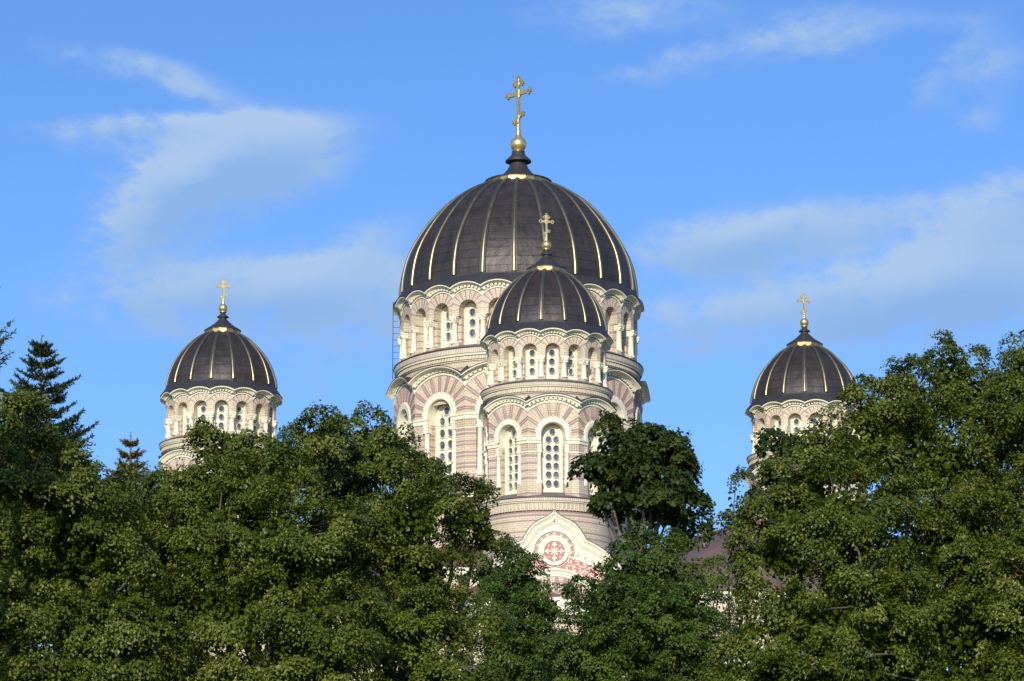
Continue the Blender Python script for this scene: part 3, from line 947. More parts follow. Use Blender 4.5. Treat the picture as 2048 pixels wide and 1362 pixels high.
def pediment():
    """ogee gable of the front arm with its red medallion"""
    Y = 134.05
    S = mpp(Y, 22)
    X0 = at(1108.6, 1020.6, Y)
    ogee = [(0, 0), (38, 45), (118, 100), (208, 140), (288, 190), (358, 270), (408, 350), (443, 412), (528, 450), (628, 510), (740, 590), (850, 690), (930, 800)]
    rgt = [(x / 6.81 * S, -y / 6.81 * S * 1.02) for x, y in ogee]
    # smooth a little
    def ref(pts):
        out = [pts[0]]
        for a, b in zip(pts, pts[1:]):
            for k in (.33, .67, 1): out.append((a[0] + (b[0] - a[0]) * k, a[1] + (b[1] - a[1]) * k))
        return out
    rgt = ref(rgt)
    line = [(-x, z) for x, z in rgt[::-1]] + rgt[1:]
    cx, cz = 0.0, -560 / 6.81 * S * 1.02
    def off(q):
        """outline moved inward by q, roughly toward the gable's foot centre"""
        o = []
        n_ = len(line)
        for i, (x, z) in enumerate(line):
            a, b = line[max(0, i - 1)], line[min(n_ - 1, i + 1)]
            tx, tz = b[0] - a[0], b[1] - a[1]
            l = math.hypot(tx, tz) or 1
            o.append((x + tz / l * q, z - tx / l * q))
        return o
    def F(pts, w): return [(x, -w, z) for x, z in pts]
    mb = MB()
    zb = -4.2
    prof = [(0, -.35), (0, .16), (.03, .20), (.08, .20), (.10, .15), (.24, .08), (.26, .12), (.30, .12), (.32, .07), (.36, .07), (.38, .03), (.55, .02)]
    mb.grid([F(off(q), w) for q, w in prof], 0)
    inner = off(.54)
    mb.poly([(inner[0][0], -.018, zb)] + F(inner, .018) + [(inner[-1][0], -.018, zb)], 0)
    # thin dark flashing on the edge
    mb.grid([F(off(-.03), -.35), F(off(-.03), .18), F(off(0.0), .185)], 1)
    o = mb.build('pediment', [M['stone'], M['flash']], church)
    o.location = (X0.x - MX, X0.y - MY, X0.z)
    k_ = 40
    def circ(r, w, x=0, z=cz): return [(x + r * cos(2 * PI * k / k_), -w, z + r * sin(2 * PI * k / k_)) for k in range(k_)]
    md = MB()
    R0 = 143 / 6.81 * S
    md.poly(circ(R0 * 1.02, .10), 1)
    md.grid([circ(R0 * 1.0, .10), circ(R0 * 1.0, .13), circ(R0 * 1.36, .14), circ(R0 * 1.40, .10), circ(R0 * 1.42, .01)], 0, None, False, True)
    md.grid([circ(R0 * 1.46, .02), circ(R0 * 1.48, .06), circ(R0 * 1.55, .06), circ(R0 * 1.57, .02)], 0, None, False, True)
    # flowered cross in relief
    def relief(pts, w0=.10, w1=.125, m_=0):
        a, b = [(x, -w0, z + cz) for x, z in pts], [(x, -w1, z + cz) for x, z in pts]
        md.grid([a, b], m_, None, False, True); md.poly(b, m_)
    for k in range(4):
        a = k * PI / 2
        arm_ = [(-.05, .08), (.05, .08), (.045, .30), (.085, .60), (.20, .52), (.26, .62), (.19, .74), (.10, .76), (.05, .93), (0, .97), (-.05, .93), (-.10, .76), (-.19, .74), (-.26, .62), (-.20, .52), (-.085, .60), (-.045, .30)]
        relief([((x * cos(a) - z * sin(a)) * R0, (x * sin(a) + z * cos(a)) * R0) for x, z in arm_])
        b = a + PI / 4
        relief([((x * cos(b) - z * sin(b)) * R0, (x * sin(b) + z * cos(b)) * R0) for x, z in [(-.05, .05), (.05, .05), (.06, .30), (.14, .36), (.04, .40), (0, .50), (-.04, .40), (-.14, .36), (-.06, .30)]])
        dx, dz = .76 * sin(b) * R0, .76 * cos(b) * R0
        relief([(dx + .085 * R0 * cos(2 * PI * q / 12), dz + .085 * R0 * sin(2 * PI * q / 12)) for q in range(12)])
    relief([(.13 * R0 * cos(2 * PI * q / 12), .13 * R0 * sin(2 * PI * q / 12)) for q in range(12)], .10, .13)
    mo = md.build('medallion', [M['stone'], M['red']], o)
    # arch with fretted blocks round the medallion
    fr = MB()
    ra, rb = 262 / 6.81 * S, 222 / 6.81 * S
    def arcp(r, w, a0=-25, a1=205, n=36): return [(r * cos(rad(a0 + (a1 - a0) * k / n)), -w, cz + r * sin(rad(a0 + (a1 - a0) * k / n))) for k in range(n + 1)]
    fr.grid([arcp(ra * 1.12, .02), arcp(ra * 1.11, .07), arcp(ra * 1.06, .07), arcp(ra * 1.05, .022)], 0)
    fr.grid([arcp(ra * 1.05, .022), arcp(rb * .95, .022)], 1)
    fr.grid([arcp(rb * .95, .02), arcp(rb * .94, .06), arcp(rb * .88, .06), arcp(rb * .87, .02)], 0)
    def fret(x, z, ang, sz):
        c, s_ = cos(ang), sin(ang)
        g = lambda u, zz, w: (x + u * c - zz * s_, -w, z + u * s_ + zz * c)
        fr.box(g, -sz, sz, -sz, sz, .015, .06, 0)
        fr.box(g, -sz * .62, sz * .62, -sz * .62, sz * .62, .0605, .063, 2)
        fr.box(g, -sz * .3, sz * .62, -sz * .62, sz * .2, .0635, .085, 0)
    for k in range(9):
        a = rad(-4 + 188 * k / 8)
        fret((ra + rb) / 2 * cos(a), cz + (ra + rb) / 2 * sin(a), a - PI / 2, .052)
    # the wide arch under it: fretted band, red band with scrolls, cream mouldings, rayed courses
    bz = cz - 2.99
    def big(r, w, a0=33, a1=147, n=56): return [(r * cos(rad(a0 + (a1 - a0) * k / n)), -w, bz + r * sin(rad(a0 + (a1 - a0) * k / n))) for k in range(n + 1)]
    for k in range(19):
        a = rad(36 + 108 * k / 18)
        x, z = 3.0 * cos(a), bz + 3.0 * sin(a)
        if math.hypot(x, z - cz) > ra * 1.2: fret(x, z, a - PI / 2, .052)
    def broken(r0, r1, r2, r3, w):
        """a moulding that stops where the medallion's arch stands"""
        for sg in (0, 1):
            am = math.degrees(math.asin(min(1, ra * 1.14 / r0))) if r0 > 2.9 else 0
            a0, a1 = (33, 90 - am) if not sg else (90 + am, 147)
            fr.grid([big(r0, .012, a0, a1, 24), big(r1, w, a0, a1, 24), big(r2, w, a0, a1, 24), big(r3, .012, a0, a1, 24)], 0)
    broken(3.17, 3.16, 3.11, 3.10, .05)
    fr.grid([big(2.87, .012), big(2.86, .05), big(2.80, .05), big(2.79, .012)], 0)
    fr.grid([big(2.79, .026), big(2.32, .026)], 3)
    fr.grid([big(2.32, .02), big(2.31, .12), big(2.24, .14), big(2.18, .09), big(2.10, .09), big(2.08, .06), big(2.0, .06), big(1.99, .015)], 0)
    rng = random.Random(5)
    for k in range(17):
        a = rad(35 + 110 * (k + .5) / 17)
        for (dr, r0) in ((2.67, .115), (2.44, .115), (2.55, .10)):
            x, z = dr * cos(a + (.05 if r0 < .11 else 0)), bz + dr * sin(a + (.05 if r0 < .11 else 0))
            if math.hypot(x, z - cz) < R0 * 1.45 + r0 * .6: continue
            st = rng.uniform(0, 6.28)
            p0, p1, p2, p3 = [], [], [], []
            for q in range(12):
                t_ = st + q / 11 * 5.2
                rr = r0 * (.6 + .4 * q / 11)
                for lst, k2, w in ((p0, 1.02, .026), (p1, .97, .06), (p2, .5, .06), (p3, .46, .026)):
                    lst.append((x + rr * k2 * cos(t_), -w, z + rr * k2 * sin(t_)))
            fr.grid([p0, p1, p2, p3], 0)
    for k in range(24):
        a = rad(30 + 120 * (k + .5) / 24)
        c, s_ = cos(a), sin(a)
        g = lambda u, r, w: (u * s_ + r * c, -w, bz - u * c + r * s_)
        fr.box(g, -.075, .075, 1.3, 1.97, .0, .06 if k % 2 else .03, 5 if k % 2 else 4)
    fr.build('carved_arch', [M['stone'], M['pale'], M['dark'], M['red'], M['brick'], M['purple']], o)


pediment()
# service ladder at the left of the central tower
ld = MB()
x0 = -5.50
for dx in (-.16, .16):
    tube(ld, [(x0 - .02 + dx, .3, 32.6), (x0 - .02 + dx, .3, 36.2)], [.014, .014], 6)
for k in range(12):
    tube(ld, [(x0 - .18, .3, 32.7 + k * .29), (x0 + .14, .3, 32.7 + k * .29)], [.010, .010], 5)
for z in (33.0, 34.6, 36.0):
    tube(ld, [(x0 + .14, .3, z), (x0 + .55, .3, z)], [.02, .02], 5)
ld.build('ladder', [M['flash']], church)

# ---------------------------------------------------------------- trees
def leaf_mat(name, c_dark, c_mid, c_light, rough=0.45, trans=0.22, brown=0.0):
    m = bpy.data.materials.new(name)
    m.use_nodes = True
    t = NT(m.node_tree)
    a = t.n('ShaderNodeAttribute', attribute_name='tint').outputs['Fac']
    r = t.n('ShaderNodeValToRGB', ins={0: a})
    cr = r.color_ramp
    cr.elements[0].position, cr.elements[0].color = 0.0, (*c_dark, 1)
    cr.elements[1].position, cr.elements[1].color = 0.97, (*c_light, 1)
    e = cr.elements.new(0.5); e.color = (*c_mid, 1)
    if brown:
        e = cr.elements.new(0.985); e.color = (0.20, 0.075, 0.02, 1)
    b = t.n('ShaderNodeBsdfPrincipled', ins={'Base Color': r.outputs[0], 'Roughness': rough, 'Specular IOR Level': 0.22})
    tc = t.mix(1.0, r.outputs[0], (1.3, 1.5, 0.5), 'MULTIPLY')
    tr = t.n('ShaderNodeBsdfTranslucent', ins={'Color': tc})
    mx = t.n('ShaderNodeMixShader', ins={0: trans, 1: b.outputs[0], 2: tr.outputs[0]})
    o = t.n('ShaderNodeOutputMaterial')
    t.t.links.new(mx.outputs[0], o.inputs[0])
    return m


LM = {
    'linden': leaf_mat('linden_leaves', (0.026, 0.052, 0.005), (0.074, 0.104, 0.008), (0.205, 0.220, 0.042), rough=.38, trans=.07, brown=1),
    'maple': leaf_mat('maple_leaves', (0.022, 0.044, 0.009), (0.040, 0.068, 0.012), (0.095, 0.105, 0.015), brown=1),
    'hornbeam': leaf_mat('hornbeam_leaves', (0.022, 0.050, 0.007), (0.050, 0.094, 0.008), (0.120, 0.165, 0.025), rough=.45, trans=.07),
    'fir': leaf_mat('fir_needles', (0.024, 0.048, 0.018), (0.042, 0.074, 0.024), (0.07, 0.105, 0.032), rough=.5, trans=.05),
    'dry': leaf_mat('dry_fir_needles', (0.11, 0.095, 0.02), (0.20, 0.16, 0.035), (0.29, 0.21, 0.05), rough=.6, trans=.1),
}
M['bark'] = mat('grey_brown_bark', (0.10, 0.085, 0.065), 0.9, var=.3, vscale=5, bump=.5, bscale=12)
M['palebark'] = mat('pale_bark', (0.17, 0.15, 0.12), 0.9, var=.25, vscale=6, bump=.4, bscale=14)


def unit(a):
    return a / np.maximum(np.linalg.norm(a, axis=1, keepdims=True), 1e-9)


def leaves_mesh(name, base, tip, nrm, width, tint, material, parent, lobed=False):
    """one folded leaf per row: base and tip of the midrib, blade normal, width; lobed = five-pointed maple blade"""
    n = len(base)
    ax = tip - base
    ln = np.linalg.norm(ax, axis=1, keepdims=True)
    ad = ax / ln
    side = unit(np.cross(ad, nrm))
    nn = np.cross(side, ad)
    w = width[:, None]
    if lobed:
        mid = base + ax * .40 + nn * ln * .05
        l0 = base + ax * .28 - side * w * .62 - nn * ln * .06
        l1 = base + ax * .66 - side * w * .36 - nn * ln * .02
        r0 = base + ax * .28 + side * w * .62 - nn * ln * .06
        r1 = base + ax * .66 + side * w * .36 - nn * ln * .02
        V = np.stack([base, l0, mid, l1, tip, r1, r0], 1).reshape(-1, 3)
        F = np.array([[0, 2, 1], [1, 2, 3], [3, 2, 4], [2, 5, 4], [2, 6, 5], [0, 6, 2]])
        k = 7
    else:
        L = base + ax * .42 - side * w * .5 - nn * w * .16
        Rr = base + ax * .42 + side * w * .5 - nn * w * .16
        V = np.stack([base, L, tip, Rr], 1).reshape(-1, 3)
        F = np.array([[0, 2, 1], [0, 3, 2]])
        k = 4
    faces = (F[None] + (np.arange(n) * k)[:, None, None]).reshape(-1)
    nf = n * len(F)
    me = bpy.data.meshes.new(name)
    me.vertices.add(n * k)
    me.vertices.foreach_set('co', V.astype(np.float32).ravel())
    me.loops.add(nf * 3)
    me.loops.foreach_set('vertex_index', faces.astype(np.int32))
    me.polygons.add(nf)
    me.polygons.foreach_set('loop_start', (np.arange(nf) * 3).astype(np.int32))
    at_ = me.attributes.new('tint', 'FLOAT', 'FACE')
    at_.data.foreach_set('value', np.repeat(tint, len(F)).astype(np.float32))
    me.materials.append(material)
    me.update(calc_edges=True)
    o = bpy.data.objects.new(name, me)
    return link(o, parent)


def sph(rng, n):
    return unit(rng.normal(size=(n, 3)))


def foliage(rng, lobes, spacing, per, leaf, clump, front=0.72, low_z=9.0, inner=0.35, gap=0.0, droop=0.35, sprays=8, spray=.26, flat=.5, pocket=0.0):
    """leaf clumps over the surface of a crown made of ellipsoid lobes (centre, radii); returns leaf arrays"""
    C, Rn = [], []
    lobes = [(np.array(c, float), np.array(r, float)) for c, r in lobes]
    for li, (c, r) in enumerate(lobes):
        area = 4 * PI * (((r[0] * r[1]) ** 1.6 + (r[0] * r[2]) ** 1.6 + (r[1] * r[2]) ** 1.6) / 3) ** (1 / 1.6)
        n = int(area / (spacing * spacing) * 2.2)
        d = sph(rng, n)
        # thin out the far side and the underside, which the photo never sees
        keep = (rng.random(n) < np.where(d[:, 1] < 0.25, 1.0, 1 - front)) & (rng.random(n) < np.where(d[:, 2] > -0.55, 1.0, 0.45))
        d = d[keep]; n = len(d)
        q = np.where(rng.random(n) < inner, rng.uniform(.55, .80, n), rng.uniform(.80, .99, n))
        # uneven outline
        f1 = np.sin(d[:, 0] * 5.1 + li * 1.7) * np.sin(d[:, 2] * 6.3 + li * 2.9) + .6 * np.sin(d[:, 1] * 7 + d[:, 2] * 9 + li)
        q = q * (1 + .085 * f1)
        p = c + d * r * q[:, None]
        for lj, (c2, r2) in enumerate(lobes):
            if lj == li: continue
            e = np.linalg.norm((p - c2) / r2, axis=1)
            ok = e > 0.74
            p, d, q = p[ok], d[ok], q[ok]
        C.append(p); Rn.append(unit(d / r))
    C, Rn = np.concatenate(C), np.concatenate(Rn)
    # keep clumps apart so that dark gaps stay between them
    idx = rng.permutation(len(C))
    grid, keepi = {}, []
    s2 = spacing * .62
    for i in idx:
        p = C[i]
        if p[2] < low_z and rng.random() > .35: continue
        key = tuple((p // s2).astype(int))
        hit = False
        for a in (-1, 0, 1):
            for b in (-1, 0, 1):
                for c_ in (-1, 0, 1):
                    for o in grid.get((key[0] + a, key[1] + b, key[2] + c_), ()):
                        if ((C[o] - p) ** 2).sum() < s2 * s2: hit = True; break
        if hit: continue
        grid.setdefault(key, []).append(i)
        if gap and rng.random() < gap: continue
        if pocket and math.sin(2.1 * p[0] + 1.3) + math.sin(2.9 * p[2] + .9 * p[0]) + math.sin(1.7 * p[1] + .6 * p[2]) > pocket: continue
        keepi.append(i)
    C, Rn = C[keepi], Rn[keepi]
    m = len(C)
    # each clump is a bough end: sprays over the outer and upper side of a flattened lump, its underside left open
    up = np.array([0, 0, 1.0])
    t1 = unit(np.cross(np.tile(up, (m, 1)), Rn + rng.normal(size=(m, 3)) * .05))
    t2 = np.cross(Rn, t1)
    size = clump * rng.uniform(.62, 1.32, m)
    ns = np.maximum(3, (sprays * (size / clump) ** 1.8 * rng.uniform(.8, 1.2, m)).astype(int))
    bi = np.repeat(np.arange(m), ns)
    k = len(bi)
    dl = np.stack([rng.uniform(-.25, 1.0, k), rng.normal(size=k) * .75, rng.normal(size=k) * .6 + .38], 1)
    dl = unit(dl)
    dl[:, 2] = np.where(dl[:, 2] < -.25, -dl[:, 2], dl[:, 2])
    rad_ = np.array([.78, 1.0, flat])
    q = dl * rad_ * rng.uniform(.78, 1.08, k)[:, None] * size[bi][:, None]
    q[:, 2] -= droop * (q[:, 1] / size[bi]) ** 2 * size[bi] * .5
    SP = C[bi] + Rn[bi] * q[:, :1] + t1[bi] * q[:, 1:2] + t2[bi] * q[:, 2:3]
    SP[:, 2] += .06 * rng.normal(size=k)
    SN = unit((Rn[bi] * dl[:, :1] + t1[bi] * dl[:, 1:2] * .8 + t2[bi] * (dl[:, 2:3] / flat) * .8) + up * .35)
    ss = spray * rng.uniform(.7, 1.3, k)
    cnt = np.maximum(4, (per * (ss / spray) ** 1.6 * rng.uniform(.7, 1.3, k)).astype(int))
    ci = np.repeat(np.arange(k), cnt)
    n = len(ci)
    a1 = unit(np.cross(SN, np.tile([0.31, 1.0, .12], (k, 1))))
    a2 = np.cross(SN, a1)
    rr = np.sqrt(rng.random(n)) * (1 + .3 * rng.normal(size=n) * (rng.random(n) < .25))
    an = rng.uniform(0, 2 * PI, n)
    rr = np.abs(rr) * (1 + .25 * np.sin(an * 3 + ci * 2.1))
    s = ss[ci]
    u, v = rr * np.cos(an), rr * np.sin(an)
    hgt = .35 * (1 - rr ** 2) + rng.normal(size=n) * .16
    pos = SP[ci] + (a1[ci] * u[:, None] + a2[ci] * v[:, None] + SN[ci] * hgt[:, None]) * s[:, None]
    pos[:, 2] -= droop * .8 * rr ** 2 * s
    outw = unit(a1[ci] * u[:, None] + a2[ci] * v[:, None] + Rn[bi][ci] * .5)
    tipd = unit(outw * .75 + np.array([0, 0, -1.0]) * rng.uniform(.2, 1.1, n)[:, None] + rng.normal(size=(n, 3)) * .35)
    nrm = unit(SN[ci] * .9 + outw * .45 + rng.normal(size=(n, 3)) * .40)
    L = leaf * rng.uniform(.65, 1.3, n)
    base = pos - tipd * (L * .5)[:, None]
    tip = pos + tipd * (L * .5)[:, None]
    tint = np.clip(.5 + .13 * rng.normal(size=n) + .10 * rng.normal(size=k)[ci] + .10 * rng.normal(size=m)[bi][ci], 0.02, .96)
    return base, tip, nrm, L * rng.uniform(.58, .84, n), tint, C


def limbs(rng, foot, fork, lobes, r0, name, parent, barkm, clumps=None, twigs=0, kink=.10):
    mb = MB()
    foot, fork = Vector(foot), Vector(fork)
    pts = [foot.lerp(fork, k / 5) + Vector((rng.normal() * .06 * k, rng.normal() * .06 * k, 0)) for k in range(6)]
    pts[0] = foot; pts[-1] = fork
    tube(mb, pts, [r0 * 1.25, r0 * 1.0, r0 * .92, r0 * .86, r0 * .8, r0 * .74], 10)
    ends = []
    for c, r in lobes:
        e = Vector(c) + Vector((0, 0, r[2] * .35))
        d = e - fork
        st = fork - Vector((0, 0, rng.uniform(0, .25) * max(fork.z - foot.z, 1) * .5))
        ps = [st]
        for k in range(1, 6):
            f = k / 5
            b = st.lerp(e, f) + Vector((0, 0, -abs(d.x) * .10 * sin(PI * f))) + Vector((rng.normal(), rng.normal(), rng.normal())) * (kink * d.length * .25)
            ps.append(b)
        rb = r0 * rng.uniform(.30, .5)
        tube(mb, ps, [rb * (1 - .82 * k / 5) for k in range(6)], 7)
        ends += ps[2:]
    if twigs and clumps is not None and ends:
        E = np.array([tuple(p) for p in ends])
        for i in rng.choice(len(clumps), min(twigs, len(clumps)), replace=False):
            p = clumps[i]
            j = np.argmin(((E - p) ** 2).sum(1) + 0.8 * np.maximum(0, E[:, 2] - p[2]) ** 2)
            a, b = Vector(E[j]), Vector(p)
            m1 = a.lerp(b, .5) + Vector((rng.normal(), rng.normal(), rng.normal() + .4)) * (b - a).length * .09
            tube(mb, [a, m1, b], [.045, .028, .012], 5, cap=False)
    return mb.build(name, [barkm], parent)


def leafy_tree(name, label, cat, group, seed, foot_xy, fork_z, lobes_px, spec, leafm, trunk_r=.32, barkm=None, twigs=60, lobed=False, low_z=9.0, core=95):
    """lobes_px: (px, py, radius across, radius up, distance) read off the photograph, turned into places and metres"""
    rng = np.random.default_rng(seed)
    lobes = []
    for (px, py, rx, rz, Y) in lobes_px:
        c = at(px, py, Y)
        k = mpp(Y, c.z)
        lobes.append((tuple(c), (rx * k, min(rx, rz) * k * 1.0, rz * k)))
    root = empty(name, (foot_xy[0], foot_xy[1], 0))
    tag(root, label, cat, group)
    off = np.array([foot_xy[0], foot_xy[1], 0.0])
    base, tip, nrm, w, tint, C = foliage(rng, lobes, low_z=low_z, **spec)
    # larger leaves deep inside the crown, its shade put into their darker tint
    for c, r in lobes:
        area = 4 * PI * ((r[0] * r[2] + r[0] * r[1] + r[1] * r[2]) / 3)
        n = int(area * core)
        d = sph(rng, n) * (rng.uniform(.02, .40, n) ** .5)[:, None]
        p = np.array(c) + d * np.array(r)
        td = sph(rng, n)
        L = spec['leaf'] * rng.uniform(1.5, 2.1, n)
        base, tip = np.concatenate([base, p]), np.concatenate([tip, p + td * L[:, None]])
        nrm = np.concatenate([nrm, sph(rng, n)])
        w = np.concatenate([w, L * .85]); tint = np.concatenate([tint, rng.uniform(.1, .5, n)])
    nb = len(base)
    # a few clumps of leaves already turned brown
    if leafm in ('linden', 'maple'):
        for _ in range(max(1, len(C) // 120)):
            p = C[rng.integers(len(C))] + rng.normal(size=3) * .3
            hit = ((base - p) ** 2).sum(1) < rng.uniform(.10, .2) ** 2
            tint[hit] = 1.0
    leaves_mesh('crown', base - off, tip - off, nrm, w, tint, LM[leafm], root, lobed)
    lb = [((c[0] - off[0], c[1] - off[1], c[2]), r) for c, r in lobes]
    limbs(rng, (0, 0, -.2), (rng.normal() * .2, rng.normal() * .2, fork_z), lb, trunk_r, 'trunk', root, barkm or M['bark'], C - off, twigs)
    return root, nb


LIND = dict(spacing=.78, per=66, leaf=.074, clump=.48, front=.80, inner=.22, sprays=11, spray=.24, flat=.46, pocket=1.55)
TOTAL = 0


def T(*a, **k):
    global TOTAL
    r, n = leafy_tree(*a, **k)
    TOTAL += n
    return r


GL = 'large lindens in front of the cathedral'
T('linden_tree', 'tall olive green linden filling the left edge, beneath the fir tops', 'tree', GL, 11, (-7.6, 70), 7.5,
  [(-40, 900, 130, 150, 69), (52, 900, 64, 104, 70), (30, 1010, 190, 130, 67.5), (150, 985, 82, 82, 70.5), (150, 1090, 170, 120, 68), (-20, 1200, 170, 150, 67),
   (190, 1260, 170, 130, 67.5), (40, 1400, 220, 140, 67), (10, 1320, 150, 120, 72), (120, 1180, 130, 110, 73)], LIND, 'linden')
T('linden_tree', 'rounded linden whose crown dips low between the left edge and the left tower', 'tree', GL, 12, (-5.6, 74.5), 7.5,
  [(235, 990, 74, 72, 74), (315, 1015, 74, 66, 74.5), (270, 1100, 130, 110, 73), (350, 1190, 120, 110, 72.5), (300, 1330, 150, 130, 72)], LIND, 'linden')
T('linden_tree', 'broad linden hiding the lower half of the left tower', 'tree', GL, 13, (-4.1, 72.5), 7.6,
  [(470, 918, 80, 80, 72.5), (392, 978, 68, 62, 72), (560, 934, 78, 78, 73), (640, 903, 58, 74, 73.5), (500, 1010, 140, 105, 71.5), (420, 1090, 130, 110, 70.5), (570, 1110, 130, 120, 70.5),
   (480, 1230, 160, 120, 70), (620, 1280, 130, 120, 69.5), (500, 1390, 200, 120, 69.5)], LIND, 'linden')
T('linden_tree', 'linden with a stepped right side that overlaps the central tower', 'tree', GL, 14, (-2.4, 76), 7.6,
  [(745, 900, 80, 74, 76), (798, 926, 64, 76, 76.5), (700, 960, 90, 90, 75), (845, 1002, 64, 62, 76), (930, 1035, 78, 50, 76), (965, 1075, 44, 44, 76), (790, 1060, 140, 100, 74.5), (690, 1130, 110, 110, 74),
   (830, 1150, 100, 80, 74.5), (880, 1250, 120, 66, 73.5), (770, 1270, 150, 110, 73), (850, 1380, 170, 110, 73)], LIND, 'linden')
T('linden_tree', 'big linden covering the lower right side of the right tower', 'tree', GL, 15, (6.2, 72), 7.6,
  [(1620, 968, 74, 80, 72), (1690, 915, 80, 90, 72.5), (1562, 1035, 50, 74, 72), (1755, 852, 70, 94, 73), (1570, 1090, 92, 110, 71), (1690, 1060, 140, 130, 71), (1590, 1240, 110, 110, 70.5), (1550, 1340, 110, 90, 70.5),
   (1730, 1240, 150, 130, 70), (1690, 1390, 190, 110, 70)], LIND, 'linden')
T('linden_tree', 'tallest linden at the right, its top reaching the height of the dome base', 'tree', GL, 16, (9.4, 75), 8.0,
  [(1820, 835, 92, 108, 75), (1905, 775, 76, 98, 75.5), (1860, 930, 130, 110, 74), (1985, 802, 66, 100, 75.5), (1900, 1080, 140, 130, 73), (1980, 990, 90, 80, 75), (1880, 1250, 150, 130, 72.5), (1990, 1180, 120, 120, 73), (1930, 1390, 200, 110, 72.5), (1990, 890, 80, 70, 74.5), (1810, 805, 60, 84, 75), (2000, 1320, 130, 120, 76), (1950, 1130, 120, 110, 76.5), (1800, 1330, 130, 110, 75)], LIND, 'linden')
T('linden_tree', 'linden cut off by the right edge of the view', 'tree', GL, 17, (12.0, 73), 8.0,
  [(2056, 762, 64, 98, 73), (2110, 860, 110, 110, 73), (2070, 1080, 100, 100, 72), (2140, 1010, 130, 130, 72.5), (2090, 1250, 130, 150, 71.5), (2130, 1400, 150, 120, 71)], LIND, 'linden')

MAP = dict(spacing=.74, per=26, leaf=.14, clump=.55, front=.5, inner=.35, gap=.06, sprays=12, spray=.27, flat=.55)
T('maple_tree', 'dark maple with bare pale limbs between the front and the right tower', 'tree', None, 21, (4.3, 106), 16.6,
  [(1255, 905, 58, 52, 105.5), (1325, 915, 50, 54, 106), (1300, 950, 70, 50, 105.5), (1198, 950, 48, 34, 105), (1275, 965, 66, 44, 105), (1345, 978, 38, 56, 106), (1312, 1036, 38, 26, 106.8), (1235, 1030, 30, 24, 106.8), (1205, 1005, 46, 30, 105.5), (1330, 1000, 40, 36, 106.5), (1368, 1035, 26, 34, 106), (1290, 1000, 44, 30, 104.6), (1240, 985, 40, 34, 106.5)], MAP, 'maple',
  trunk_r=.34, barkm=M['palebark'], twigs=70, lobed=True, core=14)
HORN = dict(spacing=.62, per=44, leaf=.078, clump=.40, front=.75, inner=.35, droop=.12, sprays=8, spray=.22, flat=.7)
T('hornbeam_tree', 'dense dark green round tree in the middle, in front of the maple', 'tree', None, 22, (3.7, 84), 6.0,
  [(1292, 1155, 88, 82, 84), (1212, 1218, 72, 82, 83.5), (1362, 1228, 80, 88, 83.5), (1290, 1290, 140, 120, 82.5), (1180, 1330, 100, 100, 82), (1400, 1330, 80, 110, 82.5), (1290, 1420, 170, 110, 82)], HORN, 'hornbeam')
T('hornbeam_tree', 'smaller dark tree left of the red medallion', 'tree', None, 23, (.4, 92), 6.0,
  [(1045, 1178, 52, 52, 92), (985, 1160, 56, 56, 93), (1090, 1222, 44, 44, 91.5), (1020, 1265, 85, 80, 91), (1075, 1335, 80, 80, 90.5), (980, 1380, 90, 90, 91)], HORN, 'hornbeam')
T('linden_tree', 'slender tree with an open spray of leaves left of the right-hand lindens', 'tree', None, 24, (6.4, 98), 8.0,
  [(1468, 1000, 34, 44, 98), (1512, 1040, 32, 40, 98.5), (1432, 1165, 58, 40, 97), (1490, 1180, 56, 60, 97.5), (1470, 1290, 50, 70, 97)], dict(LIND, pocket=0, gap=.22, inner=.2, spacing=1.0), 'linden', trunk_r=.2, core=5)
T('maple_tree', 'dark maple top peeping over the linden under the right tower', 'tree', None, 25, (8.3, 96), 9.0,
  [(1566, 898, 22, 20, 96), (1612, 940, 40, 40, 96.5), (1570, 990, 46, 50, 96)], dict(MAP, gap=0), 'maple', trunk_r=.2, twigs=10, lobed=True)


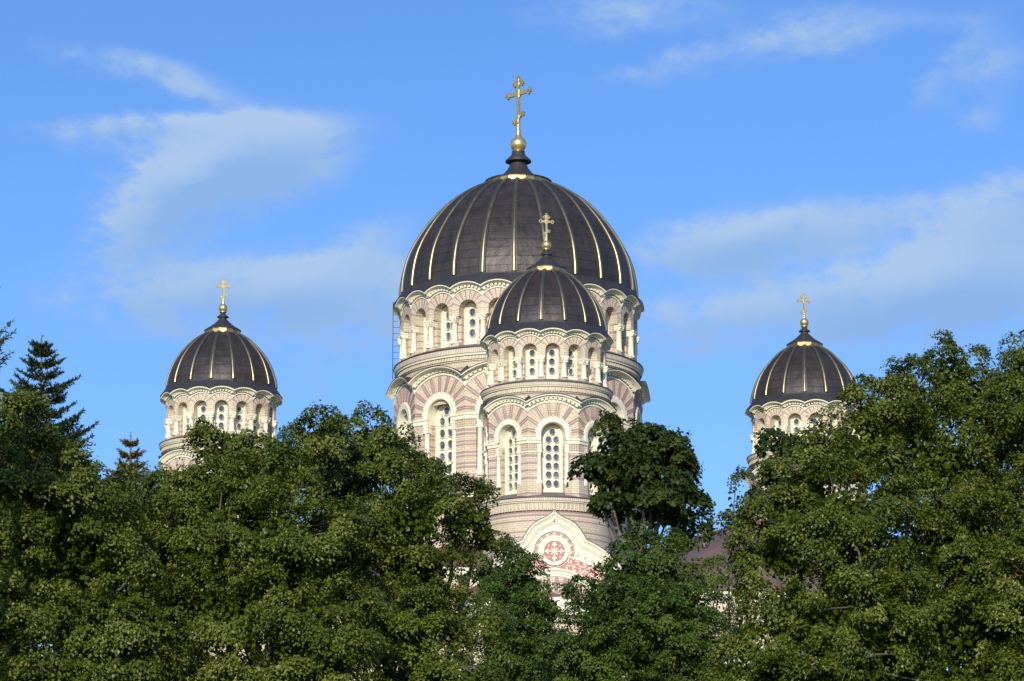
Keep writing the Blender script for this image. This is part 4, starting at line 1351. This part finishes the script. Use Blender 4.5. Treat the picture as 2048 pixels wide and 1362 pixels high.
def conifer(name, label, cat, seed, top, half_w, height, leafm, dens=1.0, levels=None, lean=0.0, x_keep=None):
    """fir or spruce: straight leader, whorls of branches that rise at the tip, twigs both sides, needles as thin blades"""
    rng = np.random.default_rng(seed)
    root = empty(name, (top.x, top.y, 0))
    tag(root, label, cat)
    zt = top.z
    mb = MB()
    rb = .028 + .011 * zt
    tube(mb, [(0, 0, -.2), (0, 0, zt * .5), (lean * .5, 0, zt - height * .5), (0, 0, zt)], [rb, rb * .6, .06, .008], 8)
    bases, tips, nr, wd = [], [], [], []
    lv = levels or int(height / .27)
    for i in range(lv):
        f = ((i + .35 + rng.uniform(-.2, .2)) / lv)
        z = zt - .25 - f * height
        reach = half_w * (f ** .8) * rng.uniform(.75, 1.15) + .05
        nbr = 5 if f < .3 else 7
        a0 = rng.uniform(0, 6.28)
        for k in range(nbr):
            a = a0 + 2 * PI * k / nbr + rng.normal() * .18
            ln = reach * rng.uniform(.75, 1.12)
            d = np.array([cos(a), sin(a), 0.0])
            rise = .55 - .75 * f
            nseg = max(4, int(ln / .13))
            P_ = [np.array([0, 0, z]) + d * ln * q + np.array([0, 0, 1.0]) * ln * (rise * q - .38 * f * sin(PI * q * .8) + .22 * f * q * q) for q in np.linspace(0, 1, nseg + 1)]
            tube(mb, P_[::max(1, nseg // 4)] + [P_[-1]], list(np.linspace(.018 + .007 * ln, .004, len(P_[::max(1, nseg // 4)]) + 1)), 5, cap=False)
            sd_ = np.array([-d[1], d[0], 0.0])
            for q in range(1, nseg + 1):
                p = P_[q]
                fwd = P_[q] - P_[q - 1]; fwd = fwd / np.linalg.norm(fwd)
                tl = ln * .50 * (1 - (q / nseg) ** 1.5) + .05
                segs = [(p, fwd, .16)] + [(p, fwd * .72 + sd_ * s_ * .72 + np.array([0, 0, -.18 * f]), tl * rng.uniform(.7, 1.1)) for s_ in (-1, 1)]
                for (o, dr, l) in segs:
                    dr = dr / np.linalg.norm(dr)
                    nn_ = max(4, int(l / .010 * dens))
                    tt = rng.random(nn_) * l
                    b = o + dr * tt[:, None]
                    t_ = dr * .75 + rng.normal(size=(nn_, 3)) * .5 + np.array([0, 0, .16])
                    t_ = t_ / np.linalg.norm(t_, axis=1, keepdims=True)
                    bases.append(b); tips.append(b + t_ * rng.uniform(.07, .125, (nn_, 1)))
                    nr.append(rng.normal(size=(nn_, 3)) * .6 + np.array([0, -.2, 1.0])); wd.append(np.full(nn_, .030))
    # the leader's own needles
    nn_ = 60
    b = np.array([0, 0, zt - .9]) + np.array([0, 0, .9]) * rng.random((nn_, 1))
    t_ = unit(rng.normal(size=(nn_, 3)) + np.array([0, 0, .8]))
    bases.append(b); tips.append(b + t_ * .08); nr.append(rng.normal(size=(nn_, 3))); wd.append(np.full(nn_, .022))
    B, T_, N, W = map(np.concatenate, (bases, tips, nr, wd))
    tint = np.clip(.5 + .2 * rng.normal(size=len(B)), .02, .95)
    leaves_mesh('crown', B, T_, unit(N), W, tint, LM[leafm], root)
    mb.build('trunk', [M['palebark']], root)
    return root


conifer('fir_tree', 'dark fir with a pointed top rising behind the left linden', 'tree', 31, at(84, 668, 82), 2.55, 6.2, 'fir', dens=1.5)
conifer('fir_tree', 'fir standing outside the left edge, only its branch tips reaching into view', 'tree', 32, at(-84, 495, 62), 1.25, 1.75, 'fir', dens=.5)
conifer('spruce_tree', 'small spruce with a dry orange brown top beside the left tower', 'tree', 33, at(262, 866, 86), .75, 2.6, 'dry', dens=1.3)
print('leaves', TOTAL)

# ---------------------------------------------------------------- ground
def ground():
    m = bpy.data.materials.new('park_grass')
    m.use_nodes = True
    t = NT(m.node_tree)
    co = t.n('ShaderNodeTexCoord').outputs['Object']
    nz = t.n('ShaderNodeTexNoise', ins={'Vector': co, 'Scale': .35, 'Detail': 8.0}).outputs[0]
    r = t.n('ShaderNodeValToRGB', ins={0: nz})
    r.color_ramp.elements[0].color = (.03, .05, .012, 1)
    r.color_ramp.elements[1].color = (.075, .095, .025, 1)
    b = t.n('ShaderNodeBsdfPrincipled', ins={'Base Color': r.outputs[0], 'Roughness': .9})
    o = t.n('ShaderNodeOutputMaterial')
    t.t.links.new(b.outputs[0], o.inputs[0])
    mb = MB()
    S = 3000
    mb.poly([(-S, -S, 0), (S, -S, 0), (S, S, 0), (-S, S, 0)])
    tag(mb.build('ground', [m]), kind='structure')


ground()
